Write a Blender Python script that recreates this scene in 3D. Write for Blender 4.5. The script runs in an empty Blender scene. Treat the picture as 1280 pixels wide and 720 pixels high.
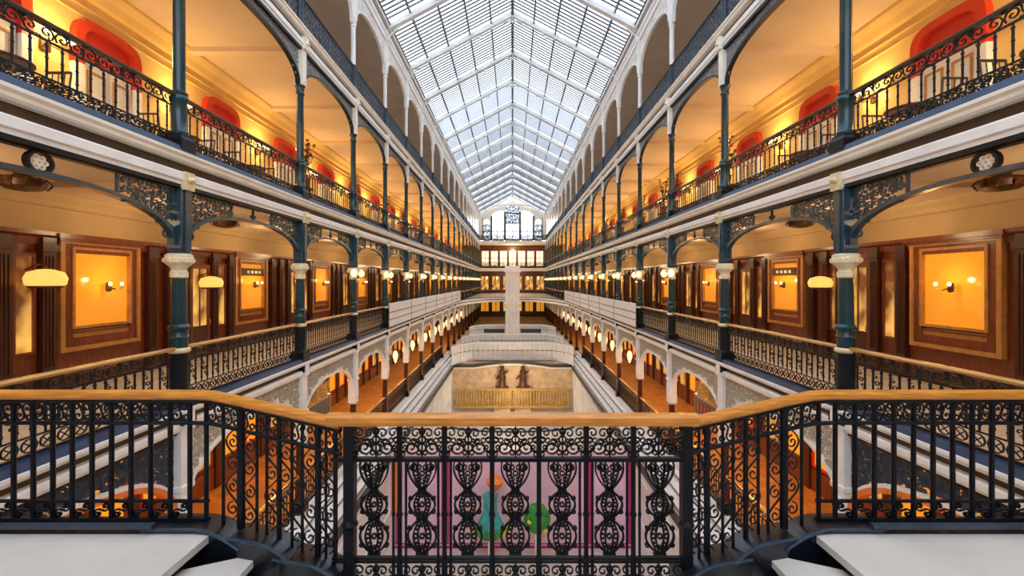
import bpy, math, random
from mathutils import Vector
random.seed(7)
S = bpy.context.scene
C = S.collection
PI = math.pi
EYE = 2.43
W = 6.4
XW = 10.0
ORD = ['first','second','third','fourth','fifth','sixth','seventh','eighth','ninth','tenth','eleventh','twelfth','thirteenth','fourteenth','fifteenth','sixteenth','seventeenth','eighteenth','nineteenth','twentieth']
COLS = [3.5, 8.6, 13.5, 18.0] + [22.5 + 4.45*k for k in range(15)]
NB = len(COLS) - 1
YEND = COLS[-1] + .2

# ------------------------------------------------------------------ materials
def mat(name, col, rough=.5, metal=0, var=.12, scale=6, bump=0, emit=None, estr=0, spec=None, stretch=None, coat=0):
    m = bpy.data.materials.new(name); m.use_nodes = True
    nt = m.node_tree; N = nt.nodes; L = nt.links
    b = N['Principled BSDF']
    b.inputs['Roughness'].default_value = rough
    b.inputs['Metallic'].default_value = metal
    if spec is not None: b.inputs['Specular IOR Level'].default_value = spec
    if coat: b.inputs['Coat Weight'].default_value = coat; b.inputs['Coat Roughness'].default_value = .12
    tc = N.new('ShaderNodeTexCoord'); no = N.new('ShaderNodeTexNoise')
    no.inputs['Scale'].default_value = scale; no.inputs['Detail'].default_value = 4
    if stretch:
        mp = N.new('ShaderNodeMapping'); mp.inputs['Scale'].default_value = stretch
        L.new(tc.outputs['Object'], mp.inputs[0]); L.new(mp.outputs[0], no.inputs['Vector'])
    else:
        L.new(tc.outputs['Object'], no.inputs['Vector'])
    rp = N.new('ShaderNodeValToRGB')
    rp.color_ramp.elements[0].position = .3; rp.color_ramp.elements[1].position = .7
    rp.color_ramp.elements[0].color = (*[c*(1-var) for c in col], 1)
    rp.color_ramp.elements[1].color = (*[min(1, c*(1+var)) for c in col], 1)
    L.new(no.outputs['Fac'], rp.inputs[0]); L.new(rp.outputs[0], b.inputs['Base Color'])
    if bump:
        bp = N.new('ShaderNodeBump'); bp.inputs['Strength'].default_value = bump; bp.inputs['Distance'].default_value = .01
        L.new(no.outputs['Fac'], bp.inputs['Height']); L.new(bp.outputs[0], b.inputs['Normal'])
    if emit:
        b.inputs['Emission Color'].default_value = (*emit, 1); b.inputs['Emission Strength'].default_value = estr
    return m

M = {}
M['iron'] = mat('black_green_iron', (.005,.009,.014), .4, .0, .3, 9, .2, spec=.3)
M['ironfront'] = mat('stair_black_iron', (.003,.004,.007), .42, 0, .3, 20, .3, spec=.22)
M['navy'] = mat('navy_painted_iron', (.018,.05,.115), .4, 0, .3, 3)
M['teal'] = mat('teal_painted_iron', (.006,.040,.050), .25, 0, .3, 3, spec=.6)
M['rib'] = mat('steel_blue_painted_rib', (.016,.055,.085), .25, 0, .3, 5, spec=.6)
M['bluegrey'] = mat('blue_grey_iron', (.022,.045,.075), .4, 0, .3, 6)
M['bluelace'] = mat('pale_blue_grey_lattice', (.24,.27,.30), .5, 0, .3, 12)
M['cream'] = mat('cream_paint', (.90,.85,.72), .45, 0, .08, 2)
M['white'] = mat('white_paint', (.92,.91,.87), .45, 0, .06, 2)
M['gild'] = mat('gilded_capital', (.80,.68,.42), .35, .1, .15, 14, .3)
M['capital'] = mat('cream_gold_capital', (.86,.76,.52), .35, .05, .12, 14, .2)
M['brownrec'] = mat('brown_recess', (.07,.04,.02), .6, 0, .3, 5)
M['brass'] = mat('brass_handrail', (.62,.33,.09), .25, .35, .25, 3, stretch=(1,1,12))
M['oakrail'] = mat('golden_oak_handrail', (.62,.235,.03), .3, 0, .3, 5, stretch=(1,6,14), coat=.2)
M['railtop'] = mat('dark_handrail', (.05,.035,.03), .35, 0, .3, 4)
M['mahog'] = mat('mahogany', (.20,.045,.014), .3, 0, .35, 3, stretch=(6,6,1), coat=.3)
M['mahogd'] = mat('dark_mahogany', (.07,.018,.010), .35, 0, .35, 3, stretch=(6,6,1), coat=.2)
M['honey'] = mat('honey_moulding', (.55,.26,.07), .3, 0, .2, 6, coat=.3)
M['plaster'] = mat('golden_plaster', (.80,.52,.17), .7, 0, .08, 1.2)
M['ceil'] = mat('tan_ceiling', (.74,.55,.36), .75, 0, .06, .8)
M['frieze'] = mat('ochre_frieze', (.66,.47,.24), .7, 0, .07, 1)
M['taupe'] = mat('taupe_plaster', (.62,.52,.43), .8, 0, .08, 1)
M['floor1'] = mat('amber_tile_floor', (.56,.25,.06), .35, 0, .3, 3)
M['floor2'] = mat('beige_tile_floor', (.72,.62,.46), .35, 0, .2, 3)
M['marble'] = mat('white_marble', (.66,.62,.56), .4, 0, .06, 2.5)
M['lower'] = mat('pale_lower_wall', (.86,.86,.84), .6, 0, .08, 1.5)
M['red'] = mat('red_door_paint', (.62,.025,.015), .4, 0, .15, 3)
M['redor'] = mat('orange_red_frame', (.66,.045,.012), .4, 0, .12, 3)
M['fabric'] = mat('white_cloth', (.86,.86,.85), .8, 0, .05, 4)
M['seam'] = mat('grey_seam', (.22,.22,.22), .8)
M['pink'] = mat('pink_panel', (.88,.60,.74), .6, 0, .12, 1.2)
M['magenta'] = mat('magenta_stripe', (.55,.03,.18), .5)
M['orange'] = mat('orange_paint', (.85,.22,.03), .5)
M['yellow'] = mat('yellow_paint', (.80,.68,.05), .5)
M['green'] = mat('green_paint', (.03,.30,.05), .5, 0, .5, 8)
M['tealpaint'] = mat('turquoise_paint', (.05,.42,.45), .4, 0, .4, 5)
M['leaf'] = mat('plant_leaf', (.03,.06,.02), .6, 0, .4, 12)
M['flower'] = mat('red_flower', (.35,.05,.03), .6, 0, .3, 12)
M['terra'] = mat('terracotta', (.35,.12,.05), .7)
M['bronze'] = mat('bronze_fixture', (.11,.045,.02), .4, .3, .4, 12)
M['ochre'] = mat('ochre_wall', (.74,.55,.33), .6, 0, .25, 1.5)
M['goldlace'] = mat('gold_balustrade', (.60,.38,.10), .4, .1, .3, 5)
M['cream_relief'] = mat('pale_stone_relief', (.52,.47,.38), .6)
M['purlin'] = mat('dark_grey_purlin', (.13,.14,.15), .5)
M['greybar'] = mat('grey_glazing_bar', (.20,.21,.22), .5, 0, .15, 4)
M['truss'] = mat('white_truss', (.86,.86,.83), .5, 0, .05, 2)
M['darkroof'] = mat('dark_gutter', (.05,.06,.06), .5)
M['wood'] = mat('brown_chair_wood', (.10,.035,.015), .4, 0, .3, 8)
M['curb'] = mat('black_stringer', (.004,.006,.012), .3, 0, .4, 10, .3, spec=.7)
M['glow'] = mat('lamp_glass', (.9,.75,.45), .3, emit=(1,.72,.33), estr=2.4)
M['glow_soft'] = mat('frosted_lamp_glass', (.9,.75,.45), .3, emit=(1,.62,.22), estr=1.15)
M['shadeglow'] = mat('amber_glass_shade', (.8,.4,.1), .3, emit=(1,.45,.10), estr=.6)
M['lit_cream'] = mat('lit_cream_window', (.8,.75,.6), .4, emit=(1,.86,.6), estr=.5)

def litglass(name, c1, c2, e, scale):
    m = bpy.data.materials.new(name); m.use_nodes = True
    nt = m.node_tree; N = nt.nodes; L = nt.links; b = N['Principled BSDF']
    b.inputs['Base Color'].default_value = (*[c*.9 for c in c1], 1); b.inputs['Roughness'].default_value = .12
    tc = N.new('ShaderNodeTexCoord'); no = N.new('ShaderNodeTexNoise'); no.inputs['Scale'].default_value = scale
    rp = N.new('ShaderNodeValToRGB'); rp.color_ramp.elements[0].position=.35; rp.color_ramp.elements[1].position=.68
    rp.color_ramp.elements[0].color=(*c1,1); rp.color_ramp.elements[1].color=(*c2,1)
    L.new(tc.outputs['Object'], no.inputs['Vector']); L.new(no.outputs['Fac'], rp.inputs[0])
    L.new(rp.outputs[0], b.inputs['Emission Color']); b.inputs['Emission Strength'].default_value = e
    return m
M['amber'] = litglass('lit_amber_blind', (.80,.29,.018), (.9,.40,.035), .31, .9)
M['interior'] = litglass('lit_shop_interior', (.10,.03,.008), (1.0,.50,.10), .5, 1.4)

def glassmat():
    m = bpy.data.materials.new('skylight_glass'); m.use_nodes = True
    nt = m.node_tree; N = nt.nodes; L = nt.links; N.clear()
    o = N.new('ShaderNodeOutputMaterial'); t = N.new('ShaderNodeBsdfTransparent'); tr = N.new('ShaderNodeBsdfTranslucent')
    g = N.new('ShaderNodeBsdfGlossy'); g.inputs['Roughness'].default_value=.15
    m1 = N.new('ShaderNodeMixShader'); m2 = N.new('ShaderNodeMixShader')
    t.inputs[0].default_value=(.76,.79,.84,1); tr.inputs[0].default_value=(.95,.97,1,1)
    m1.inputs[0].default_value=.3; m2.inputs[0].default_value=.05
    L.new(t.outputs[0], m1.inputs[1]); L.new(tr.outputs[0], m1.inputs[2]); L.new(m1.outputs[0], m2.inputs[1]); L.new(g.outputs[0], m2.inputs[2])
    L.new(m2.outputs[0], o.inputs[0]); return m
M['glass'] = glassmat()
def clearglass():
    m = bpy.data.materials.new('clear_lamp_glass'); m.use_nodes=True
    b = m.node_tree.nodes['Principled BSDF']; b.inputs['Roughness'].default_value=.05
    b.inputs['Base Color'].default_value=(.9,.8,.6,1)
    return m

# ------------------------------------------------------------------ mesh builder
class MB:
    def __init__(s): s.v=[]; s.f=[]; s.sm=False
    def add(s, vs, fs):
        b=len(s.v); s.v += [tuple(v) for v in vs]; s.f += [tuple(b+i for i in f) for f in fs]; return s
    def box(s, x0,x1,y0,y1,z0,z1):
        return s.add([(x0,y0,z0),(x1,y0,z0),(x1,y1,z0),(x0,y1,z0),(x0,y0,z1),(x1,y0,z1),(x1,y1,z1),(x0,y1,z1)],
            [(0,3,2,1),(4,5,6,7),(0,1,5,4),(1,2,6,5),(2,3,7,6),(3,0,4,7)])
    def hexa(s, p): # 8 points bottom 4 then top 4
        return s.add(p, [(0,3,2,1),(4,5,6,7),(0,1,5,4),(1,2,6,5),(2,3,7,6),(3,0,4,7)])
    def tube(s, pts, r, n=8, cap=True):
        pts=[Vector(p) for p in pts]; rs = r if isinstance(r,(list,tuple)) else [r]*len(pts)
        rings=[]; up=Vector((0,0,1))
        for i,p in enumerate(pts):
            d=(pts[min(i+1,len(pts)-1)]-pts[max(i-1,0)]).normalized()
            u = up if abs(d.dot(up))<.95 else Vector((0,1,0))
            a=d.cross(u).normalized(); b=a.cross(d).normalized()
            rings.append([p+a*rs[i]*math.cos(2*PI*k/n)+b*rs[i]*math.sin(2*PI*k/n) for k in range(n)])
        vs=[v for r_ in rings for v in r_]; fs=[]
        for i in range(len(pts)-1):
            for k in range(n):
                fs.append((i*n+k, i*n+(k+1)%n, (i+1)*n+(k+1)%n, (i+1)*n+k))
        if cap: fs.append(tuple(range(n-1,-1,-1))); fs.append(tuple((len(pts)-1)*n+k for k in range(n)))
        return s.add(vs, fs)
    def lathe(s, prof, n=16, c=(0,0,0)):
        vs=[]; fs=[]
        for r,z in prof:
            for k in range(n): vs.append((c[0]+r*math.cos(2*PI*k/n), c[1]+r*math.sin(2*PI*k/n), c[2]+z))
        for i in range(len(prof)-1):
            for k in range(n): fs.append((i*n+k, i*n+(k+1)%n, (i+1)*n+(k+1)%n, (i+1)*n+k))
        fs.append(tuple(range(n-1,-1,-1))); fs.append(tuple((len(prof)-1)*n+k for k in range(n)))
        return s.add(vs, fs)
    def sqlathe(s, prof, c=(0,0,0)):  # square section
        vs=[]; fs=[]
        for r,z in prof:
            for a,b in ((-1,-1),(1,-1),(1,1),(-1,1)): vs.append((c[0]+a*r, c[1]+b*r, c[2]+z))
        n=4
        for i in range(len(prof)-1):
            for k in range(4): fs.append((i*n+k, i*n+(k+1)%n, (i+1)*n+(k+1)%n, (i+1)*n+k))
        fs.append((3,2,1,0)); fs.append(tuple((len(prof)-1)*4+k for k in range(4)))
        return s.add(vs, fs)
    def ribbon(s, pts, w, d, plane, closed=False):
        """flat iron strip following 2d pts (u,v); w in-plane width, d depth; plane maps (u,v,depth)->3d"""
        n=len(pts); vs=[]
        for i,(u,v) in enumerate(pts):
            if closed: a=pts[(i-1)%n]; b=pts[(i+1)%n]
            else: a=pts[max(i-1,0)]; b=pts[min(i+1,n-1)]
            dx,dy=b[0]-a[0], b[1]-a[1]; l=math.hypot(dx,dy) or 1e-6
            ww = w[i] if isinstance(w,(list,tuple)) else w
            nx,ny=-dy/l*ww/2, dx/l*ww/2
            vs += [plane(u+nx,v+ny,-d/2), plane(u-nx,v-ny,-d/2), plane(u-nx,v-ny,d/2), plane(u+nx,v+ny,d/2)]
        fs=[]
        for i in range(n if closed else n-1):
            j=(i+1)%n
            for k in range(4): fs.append((i*4+k, i*4+(k+1)%4, j*4+(k+1)%4, j*4+k))
        if not closed: fs += [(3,2,1,0), tuple((n-1)*4+k for k in range(4))]
        return s.add(vs, fs)
    def prism(s, poly, plane, d0, d1):
        n=len(poly); vs=[plane(u,v,d0) for u,v in poly]+[plane(u,v,d1) for u,v in poly]
        fs=[tuple(range(n-1,-1,-1)), tuple(range(n,2*n))]+[(i,(i+1)%n,n+(i+1)%n,n+i) for i in range(n)]
        return s.add(vs, fs)
    def build(s, name, m, parent=None, loc=None, smooth=False, rz=0):
        me=bpy.data.meshes.new(name); me.from_pydata(s.v,[],s.f); me.materials.append(m)
        if smooth:
            me.polygons.foreach_set('use_smooth',[True]*len(me.polygons))
            try: me.set_sharp_from_angle(angle=math.radians(40))
            except Exception: pass
        me.update()
        o=bpy.data.objects.new(name, me); C.objects.link(o)
        if parent: o.parent=parent
        if loc: o.location=loc
        if rz: o.rotation_euler[2]=rz
        return o
YZ = lambda u,v,d: (d,u,v)      # panel in the plane of the gallery front (u along y, v up)
XZ = lambda u,v,d: (u,d,v)      # panel facing the viewer

def empty(name, loc=(0,0,0), rz=0):
    o=bpy.data.objects.new(name,None); C.objects.link(o); o.location=loc; o.rotation_euler[2]=rz; o.empty_display_size=.2
    return o
def tag(o,label=None,cat=None,group=None,kind=None):
    if label: o['label']=label
    if cat: o['category']=cat
    if group: o['group']=group
    if kind: o['kind']=kind
    return o
KIDS={}
def kids(o):
    return [c for c in o.children]
def copy_tree(o, parent=None):
    c=o.copy(); C.objects.link(c); c.parent=parent
    for k in o.children: copy_tree(k,c)
    return c
USED=set()
def place(proto, loc, rz, label, sy=1, group=None):
    o = proto if proto.name not in USED else copy_tree(proto)
    USED.add(proto.name); USED.add(o.name)
    o.location=loc; o.rotation_euler[2]=rz; o.scale=(1,sy,1)
    o['label']=label
    if group: o['group']=group
    return o
def struct(mb,name,m,smooth=False):
    o=mb.build(name,m,smooth=smooth); o['kind']='structure'; return o

def light(name,loc,e,col,r=.1,kind='POINT'):
    l=bpy.data.lights.new(name,kind); l.energy=e; l.color=col; l.shadow_soft_size=r
    o=bpy.data.objects.new(name,l); C.objects.link(o); o.location=loc; return o
# ------------------------------------------------------------------ ironwork patterns
def circ(cx,cy,r,n=12): return [(cx+r*math.cos(2*PI*k/n), cy+r*math.sin(2*PI*k/n)) for k in range(n)]
def spiral(cx,cy,r,a0,turns=1.3,sgn=1,n=14,rend=.15):
    return [(cx+r*(1-(1-rend)*t)*math.cos(a0+sgn*turns*2*PI*t), cy+r*(1-(1-rend)*t)*math.sin(a0+sgn*turns*2*PI*t)) for t in [k/n for k in range(n+1)]]
def cell_scroll(mb,plane,cx,cy,s,w,d,flip=1):
    """an S of two scrolls with a small eye"""
    r=s*.27
    mb.ribbon(spiral(cx-s*.2,cy+s*.2,r,-PI/4,1.2,flip),w,d,plane)
    mb.ribbon(spiral(cx+s*.2,cy-s*.2,r,PI*.75,1.2,flip),w,d,plane)
    mb.ribbon(circ(cx+flip*s*.27,cy+flip*s*.27 if flip>0 else cy+s*.27,s*.13,7),w,d,plane,True)
    mb.ribbon(circ(cx-flip*s*.27,cy-s*.27,s*.13,7),w,d,plane,True)
def lace(mb,plane,u0,u1,v0,v1,s,w,d,inside=lambda u,v:True):
    nu=max(1,round((u1-u0)/s)); nv=max(1,round((v1-v0)/s)); su=(u1-u0)/nu; sv=(v1-v0)/nv
    for i in range(nu):
        for j in range(nv):
            u=u0+(i+.5)*su; v=v0+(j+.5)*sv
            if inside(u,v):
                m_=min(su,sv); sg=1 if (i+j)%2 else -1; a=((i*7+j*11)%8)*PI/4
                mb.ribbon(spiral(u,v,m_*.52,a,1.45,sg,12,.12),w,d,plane)
                b2=a+PI*.8; mb.ribbon([(u+m_*.5*math.cos(b2+q*.5),v+m_*(.5+.12*q)*math.sin(b2+q*.5)) for q in range(4)],[w*.7,w*1.5,w*1.3,w*.5],d,plane)
                mb.ribbon(circ(u+m_*.5,v+m_*.5*sg,m_*.13,6),w*.8,d,plane,True)
def rings(mb,plane,u0,u1,v0,v1,w,d,n=10):
    h=v1-v0; k=max(1,round((u1-u0)/h)); s=(u1-u0)/k
    for i in range(k):
        c=u0+(i+.5)*s
        mb.ribbon(circ(c,(v0+v1)/2,h*.42,n),w,d,plane,True)
        mb.ribbon([(c-s*.32,v0+h*.2),(c+s*.32,v1-h*.2)],w*.8,d*.8,plane)
        mb.ribbon([(c-s*.32,v1-h*.2),(c+s*.32,v0+h*.2)],w*.8,d*.8,plane)

LEVNAME={1:'lower shop gallery',2:'main gallery',3:'middle gallery',4:'top gallery'}
P=4.45
# ------------------------------------------------------------------ railing protos: (proto detailed, proto simple)
RAIL={1:(-4.45,-3.38),2:(.12,1.16),3:(4.99,5.98),4:(10.1,11.07)}
def baluster_mb(z0,z1,r=.014):
    b=MB(); h=z1-z0
    b.lathe([(r,z0),(r,z0+h*.12),(r*1.9,z0+h*.16),(r*1.2,z0+h*.2),(r*1.25,z0+h*.5),(r*1.9,z0+h*.53),(r*1.25,z0+h*.56),(r*1.2,z1-h*.2),(r*1.9,z1-h*.15),(r,z1-h*.1),(r,z1)],6)
    return b
def make_rail(level, detailed, lacy=False):
    z0,z1=RAIL[level]; h=z1-z0; L2=P/2-.17
    root=empty('balcony_railing'); tag(root,'x','railing')
    im={1:M['iron'],2:M['iron'],3:M['iron'],4:M['bluegrey']}[level]
    hm={1:M['brass'],2:M['brass'],3:M['railtop'],4:M['railtop']}[level]
    b=MB(); b.prism([(-.05,z1-.05),(.05,z1-.05),(.06,z1-.015),(.035,z1+.015),(-.035,z1+.015),(-.06,z1-.015)],lambda u,v,d:(u,d,v),-P/2+.1,P/2-.1)
    b.build('handrail',hm,root)
    if level==4:
        b=MB(); s=.16
        lace(b,YZ,-L2,L2,z0+.03,z1-.08,.2,.022,.02)
        b.box(-.015,.015,-L2,L2,z0,z0+.03); b.box(-.015,.015,-L2,L2,z1-.1,z1-.05)
        b.build('scroll_lattice',im,root)
        b=MB()
        for k in range(12): u=-L2+(k+.5)*2*L2/12; b.box(-.012,.012,u-.012,u+.012,z0,z1-.05)
        b.build('lattice_bars',im,root)
        return root
    f1=z1-h*.24; f0=z0+h*.24
    b=MB(); lace(b,YZ,-L2,L2,f1,z1-.05,h*.19,.014,.02); b.box(-.014,.014,-L2,L2,f1-.025,f1); b.build('upper_frieze_lattice',im,root)
    b=MB(); b.box(-.014,.014,-L2,L2,f0-.02,f0)
    if level==3: lace(b,YZ,-L2,L2,z0+.02,f0-.02,.105,.014,.02)
    else: rings(b,YZ,-L2,L2,z0+.02,f0-.02,.014,.02)
    b.box(-.02,.02,-L2,L2,z0-.01,z0+.02); b.build('lower_frieze_lattice',im,root)
    n=22 if level==3 else 26
    us=[-L2+(k+.5)*2*L2/n for k in range(n)]
    if detailed:
        pb=None
        bb=baluster_mb(f0,f1,.012 if level==3 else .014)
        for k,u in enumerate(us):
            if pb is None: pb=bb.build('baluster',im,root); o=pb
            else: o=pb.copy(); C.objects.link(o); o.parent=root
            o.location=(0,u,0)
        if lacy:
            b=MB(); u=0; m=(f0+f1)/2
            if True:
                b.ribbon(spiral(u-.03,m-.12,.05,-PI/2,1.1,-1),.012,.02,YZ); b.ribbon(spiral(u+.03,m+.1,.05,PI/2,1.1,-1),.012,.02,YZ)
                b.ribbon(circ(u,m-.01,.035,8),.012,.02,YZ,True)
            pi_=b.build('scroll_infill_lattice',im,root)
            for k in range(0,n-1,2):
                o=pi_ if k==0 else pi_.copy()
                if k: C.objects.link(o); o.parent=root
                o.location=(0,(us[k]+us[k+1])/2,0)
    else:
        b=MB()
        for u in us: b.box(-.012,.012,u-.014,u+.014,f0,f1)
        b.build('baluster_lattice',im,root)
    return root
# ------------------------------------------------------------------ columns
def make_column(level, detailed=True):
    root=empty('iron_column'); tag(root,'x','column')
    n=16 if detailed else 8
    if level==2:
        b=MB().sqlathe([(.20,-.3),(.20,.28),(.17,.34)]); b.build('pedestal',M['iron'],root)
        b=MB().lathe([(.155,.34),(.155,1.05)],n); b.build('lower_shaft',M['iron'],root,smooth=True)
        b=MB().lathe([(.16,1.05),(.19,1.08),(.19,1.12),(.155,1.15)],n); b.build('gilt_ring',M['gild'],root,smooth=True)
        b=MB().lathe([(.15,1.15),(.15,1.34),(.17,1.36),(.15,1.39),(.15,1.48),(.185,1.51),(.185,1.55),(.14,1.6)],n); b.build('turned_collar',M['teal'],root,smooth=True)
        b=MB().lathe([(.135,1.6),(.125,2.5)],n); b.build('shaft',M['teal'],root,smooth=True)
        b=MB().lathe([(.125,2.48),(.15,2.5),(.15,2.6),(.13,2.62),(.14,2.68),(.20,2.74),(.245,2.78),(.25,2.86),(.23,2.87),(.23,2.92),(.18,2.95)],n)
        for k in range(8):
            a=k*PI/4; b.lathe([(.02,-.04),(.035,0),(.02,.04)],6,(.235*math.cos(a),.235*math.sin(a),2.82))
        b.build('capital',M['capital'],root,smooth=True)
        b=MB().sqlathe([(.12,2.95),(.14,3.05),(.14,4.2)]); b.box(-.17,-.13,-.06,.06,2.98,4.2); b.build('upper_pier',M['rib'],root)
        b=MB().box(-.22,-.1,-.12,.12,4.16,4.5); b.lathe([(.0,0),(.07,.02),(.08,.06),(.05,.1),(0,.11)],8,(-.24,0,4.3)); b.build('cornice_boss',M['gild'],root)
    elif level==3:
        b=MB().sqlathe([(.19,4.9),(.19,5.12),(.16,5.18),(.16,5.22)]); b.build('pedestal',M['iron'],root)
        b=MB().lathe([(.16,5.22),(.17,5.27),(.14,5.31),(.135,5.85),(.165,5.89),(.165,5.93),(.14,5.97),(.155,6.02),(.12,6.06)],n); b.build('lower_shaft',M['teal'],root,smooth=True)
        b=MB().lathe([(.108,6.06),(.10,8.0),(.125,8.03),(.125,8.08),(.105,8.11),(.12,8.22),(.16,8.3)],n); b.build('shaft',M['teal'],root,smooth=True)
        b=MB().box(-.14,.12,-.12,.12,8.3,9.42); b.box(-.16,-.13,-.07,.07,8.4,9.3); b.build('white_pilaster',M['cream'],root)
        b=MB().box(-.22,-.1,-.11,.11,9.38,9.75); b.lathe([(.0,0),(.06,.02),(.07,.05),(.04,.08),(0,.09)],8,(-.24,0,9.5)); b.build('cornice_boss',M['cream'],root)
    elif level==4:
        b=MB().lathe([(.15,10.0),(.15,10.1),(.10,10.15),(.10,11.0),(.13,11.05),(.10,11.1)],n); b.build('lower_shaft',M['bluegrey'],root,smooth=True)
        b=MB().lathe([(.095,11.1),(.088,12.6),(.12,12.63),(.12,12.67),(.09,12.7),(.10,12.8),(.155,12.9),(.155,12.96)],n); b.build('shaft',M['white'],root,smooth=True)
        b=MB().box(-.12,.1,-.15,.15,12.96,14.45); b.build('upper_pier',M['white'],root)
        b=MB().box(-.2,-.06,-.1,.1,14.4,14.85); b.build('cornice_boss',M['white'],root)
    else:
        b=MB().sqlathe([(.18,-4.5),(.18,-4.2),(.14,-4.15)]); b.build('pedestal',M['iron'],root)
        b=MB().lathe([(.13,-4.15),(.11,-2.5)],n); b.build('shaft',M['mahogd'],root,smooth=True)
        b=MB().sqlathe([(.12,-2.5),(.17,-2.4),(.15,-2.36),(.15,-1.6),(.18,-1.56),(.18,-1.48),(.155,-1.45),(.155,-.42)]); b.box(-.19,-.14,-.08,.08,-2.2,-1.7); b.build('white_pilaster',M['white'],root)
        b=MB().box(-.23,-.1,-.11,.11,-.42,-.06); b.build('cornice_boss',M['white'],root)
    return root
# ------------------------------------------------------------------ arches
ARCH={1:(-2.0,-.85,-.42,.13),2:(3.12,3.88,4.22,.14),3:(8.3,9.12,9.42,.12),4:(12.75,13.95,14.42,.14)}
def archz(level,u,hw):
    zs,zc,zb,_=ARCH[level]; t=min(1,abs(u)/hw); e=2.3
    return zs+(zc-zs)*(1-t**e)**(1/e)
def make_arch(level, wide=False):
    zs,zc,zb,off=ARCH[level]; hw=P/2-off
    root=empty('iron_arch'); tag(root,'x','arch')
    N=28
    us=[hw*math.sin(-PI/2+PI*k/N) for k in range(N+1)]
    pts=[(u,archz(level,u,hw)) for u in us]
    rm={1:M['white'],2:M['rib'],3:M['iron'],4:M['white']}[level]
    b=MB(); b.ribbon(pts,.07,.13,YZ); b.build('arch_rib',rm,root)
    inside=lambda u,v: v>archz(level,u,hw)+.06 and v<zb-.02 and abs(u)<hw-.02
    if level==2:
        for sg in (-1,1):
            b=MB(); f=lambda u,v: inside(u,v) and u*sg>(1.05 if wide else .75) and v>3.60
            lace(b,YZ,-hw,hw,3.58,4.2,.14,.022,.03,f)
            ue=sg*(1.05 if wide else .78)
            b.ribbon([(ue,archz(2,ue,hw)),(ue,4.22)],.035,.05,YZ)
            b.build('scroll_lattice',M['rib'],root)
        for sg in (-1,1):
            b=MB(); q=[]
            for k in range(9):
                t=k/8; u=sg*(hw-(hw-(1.15 if wide else 1.3))*t); q.append((u,3.42+.33*math.sin(t*PI/2)))
            b.ribbon(q,.04,.08,YZ)
            b.ribbon(spiral(sg*(hw-.12),3.3,.1,PI/2,1.1,sg),.02,.03,YZ)
            b.ribbon(spiral(sg*(hw-.3),3.52,.06,PI/2,1.1,sg),.02,.03,YZ)
            b.build('haunch_rib',M['rib'],root)
        b=MB().box(-.06,.06,-P/2+.12,P/2-.12,4.17,4.27); b.build('top_beam',M['iron'],root)
        if wide:
            b=MB(); b.ribbon(circ(0,4.03,.14,20),.035,.08,YZ,True); b.build('medallion_ring',M['iron'],root)
            b=MB()
            for k in range(6):
                a=k*PI/3; b.ribbon(circ(.07*math.cos(a),4.03+.07*math.sin(a),.032,8),.012,.03,YZ,True)
            b.ribbon(circ(0,4.03,.03,8),.015,.03,YZ,True); b.build('medallion_rosette',M['cream'],root)
        else:
            b=MB(); b.ribbon([(0,3.9),(0,4.2)],.03,.04,YZ); b.ribbon(circ(-.05,4.0,.04,8),.015,.03,YZ,True); b.ribbon(circ(.05,4.0,.04,8),.015,.03,YZ,True)
            b.ribbon(circ(0,4.1,.03,8),.015,.03,YZ,True); b.build('finial',M['iron'],root)
    elif level==3:
        for sg in (-1,1):
            b=MB(); lace(b,YZ,-hw,hw,zs,zb,.14,.024,.03,lambda u,v: inside(u,v) and u*sg>=0); b.build('scroll_lattice',M['bluelace'],root)
        b=MB().box(-.05,.05,-hw,hw,zb-.05,zb+.02); b.build('top_beam',M['iron'],root)
    else:
        if level==1 and wide:
            for sg in (-1,1):
                b=MB(); lace(b,YZ,-hw,hw,zs,zb,.12,.036,.03,lambda u,v: inside(u,v) and u*sg>=0); b.build('scroll_lattice',M['bluegrey'],root)
            b=MB().box(-.08,.08,-hw,hw,zb-.06,zb+.02); b.build('top_beam',M['iron'],root)
            b=MB(); b.ribbon([(u,z-.08) for u,z in pts],.09,.16,YZ); b.build('amber_intrados',M['orange'],root)
            return root
        # solid spandrel plate with raised scroll relief
        poly=[(u,z) for u,z in pts]+[(hw,zb),(-hw,zb)]
        b=MB()
        for i in range(N):
            (ua,za),(ub,zb_)=pts[i],pts[i+1]
            b.hexa([(-.02,ua,za),(.02,ua,za),(.02,ub,zb_),(-.02,ub,zb_),(-.02,ua,zb),(.02,ua,zb),(.02,ub,zb),(-.02,ub,zb)])
        b.build('spandrel',M['cream'] if level==1 else M['white'],root)
        for sg in (-1,1):
            b=MB(); lace(b,lambda u,v,d:(d-.035,u,v),-hw,hw,zs,zb,.17 if level==1 else .2,.022,.03,lambda u,v: u*sg>=0 and inside(u,v) and v>archz(level,u,hw)+.1)
            b.build('scroll_relief_lattice',M['cream_relief'] if level==1 else M['white'],root)
    return root

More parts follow.
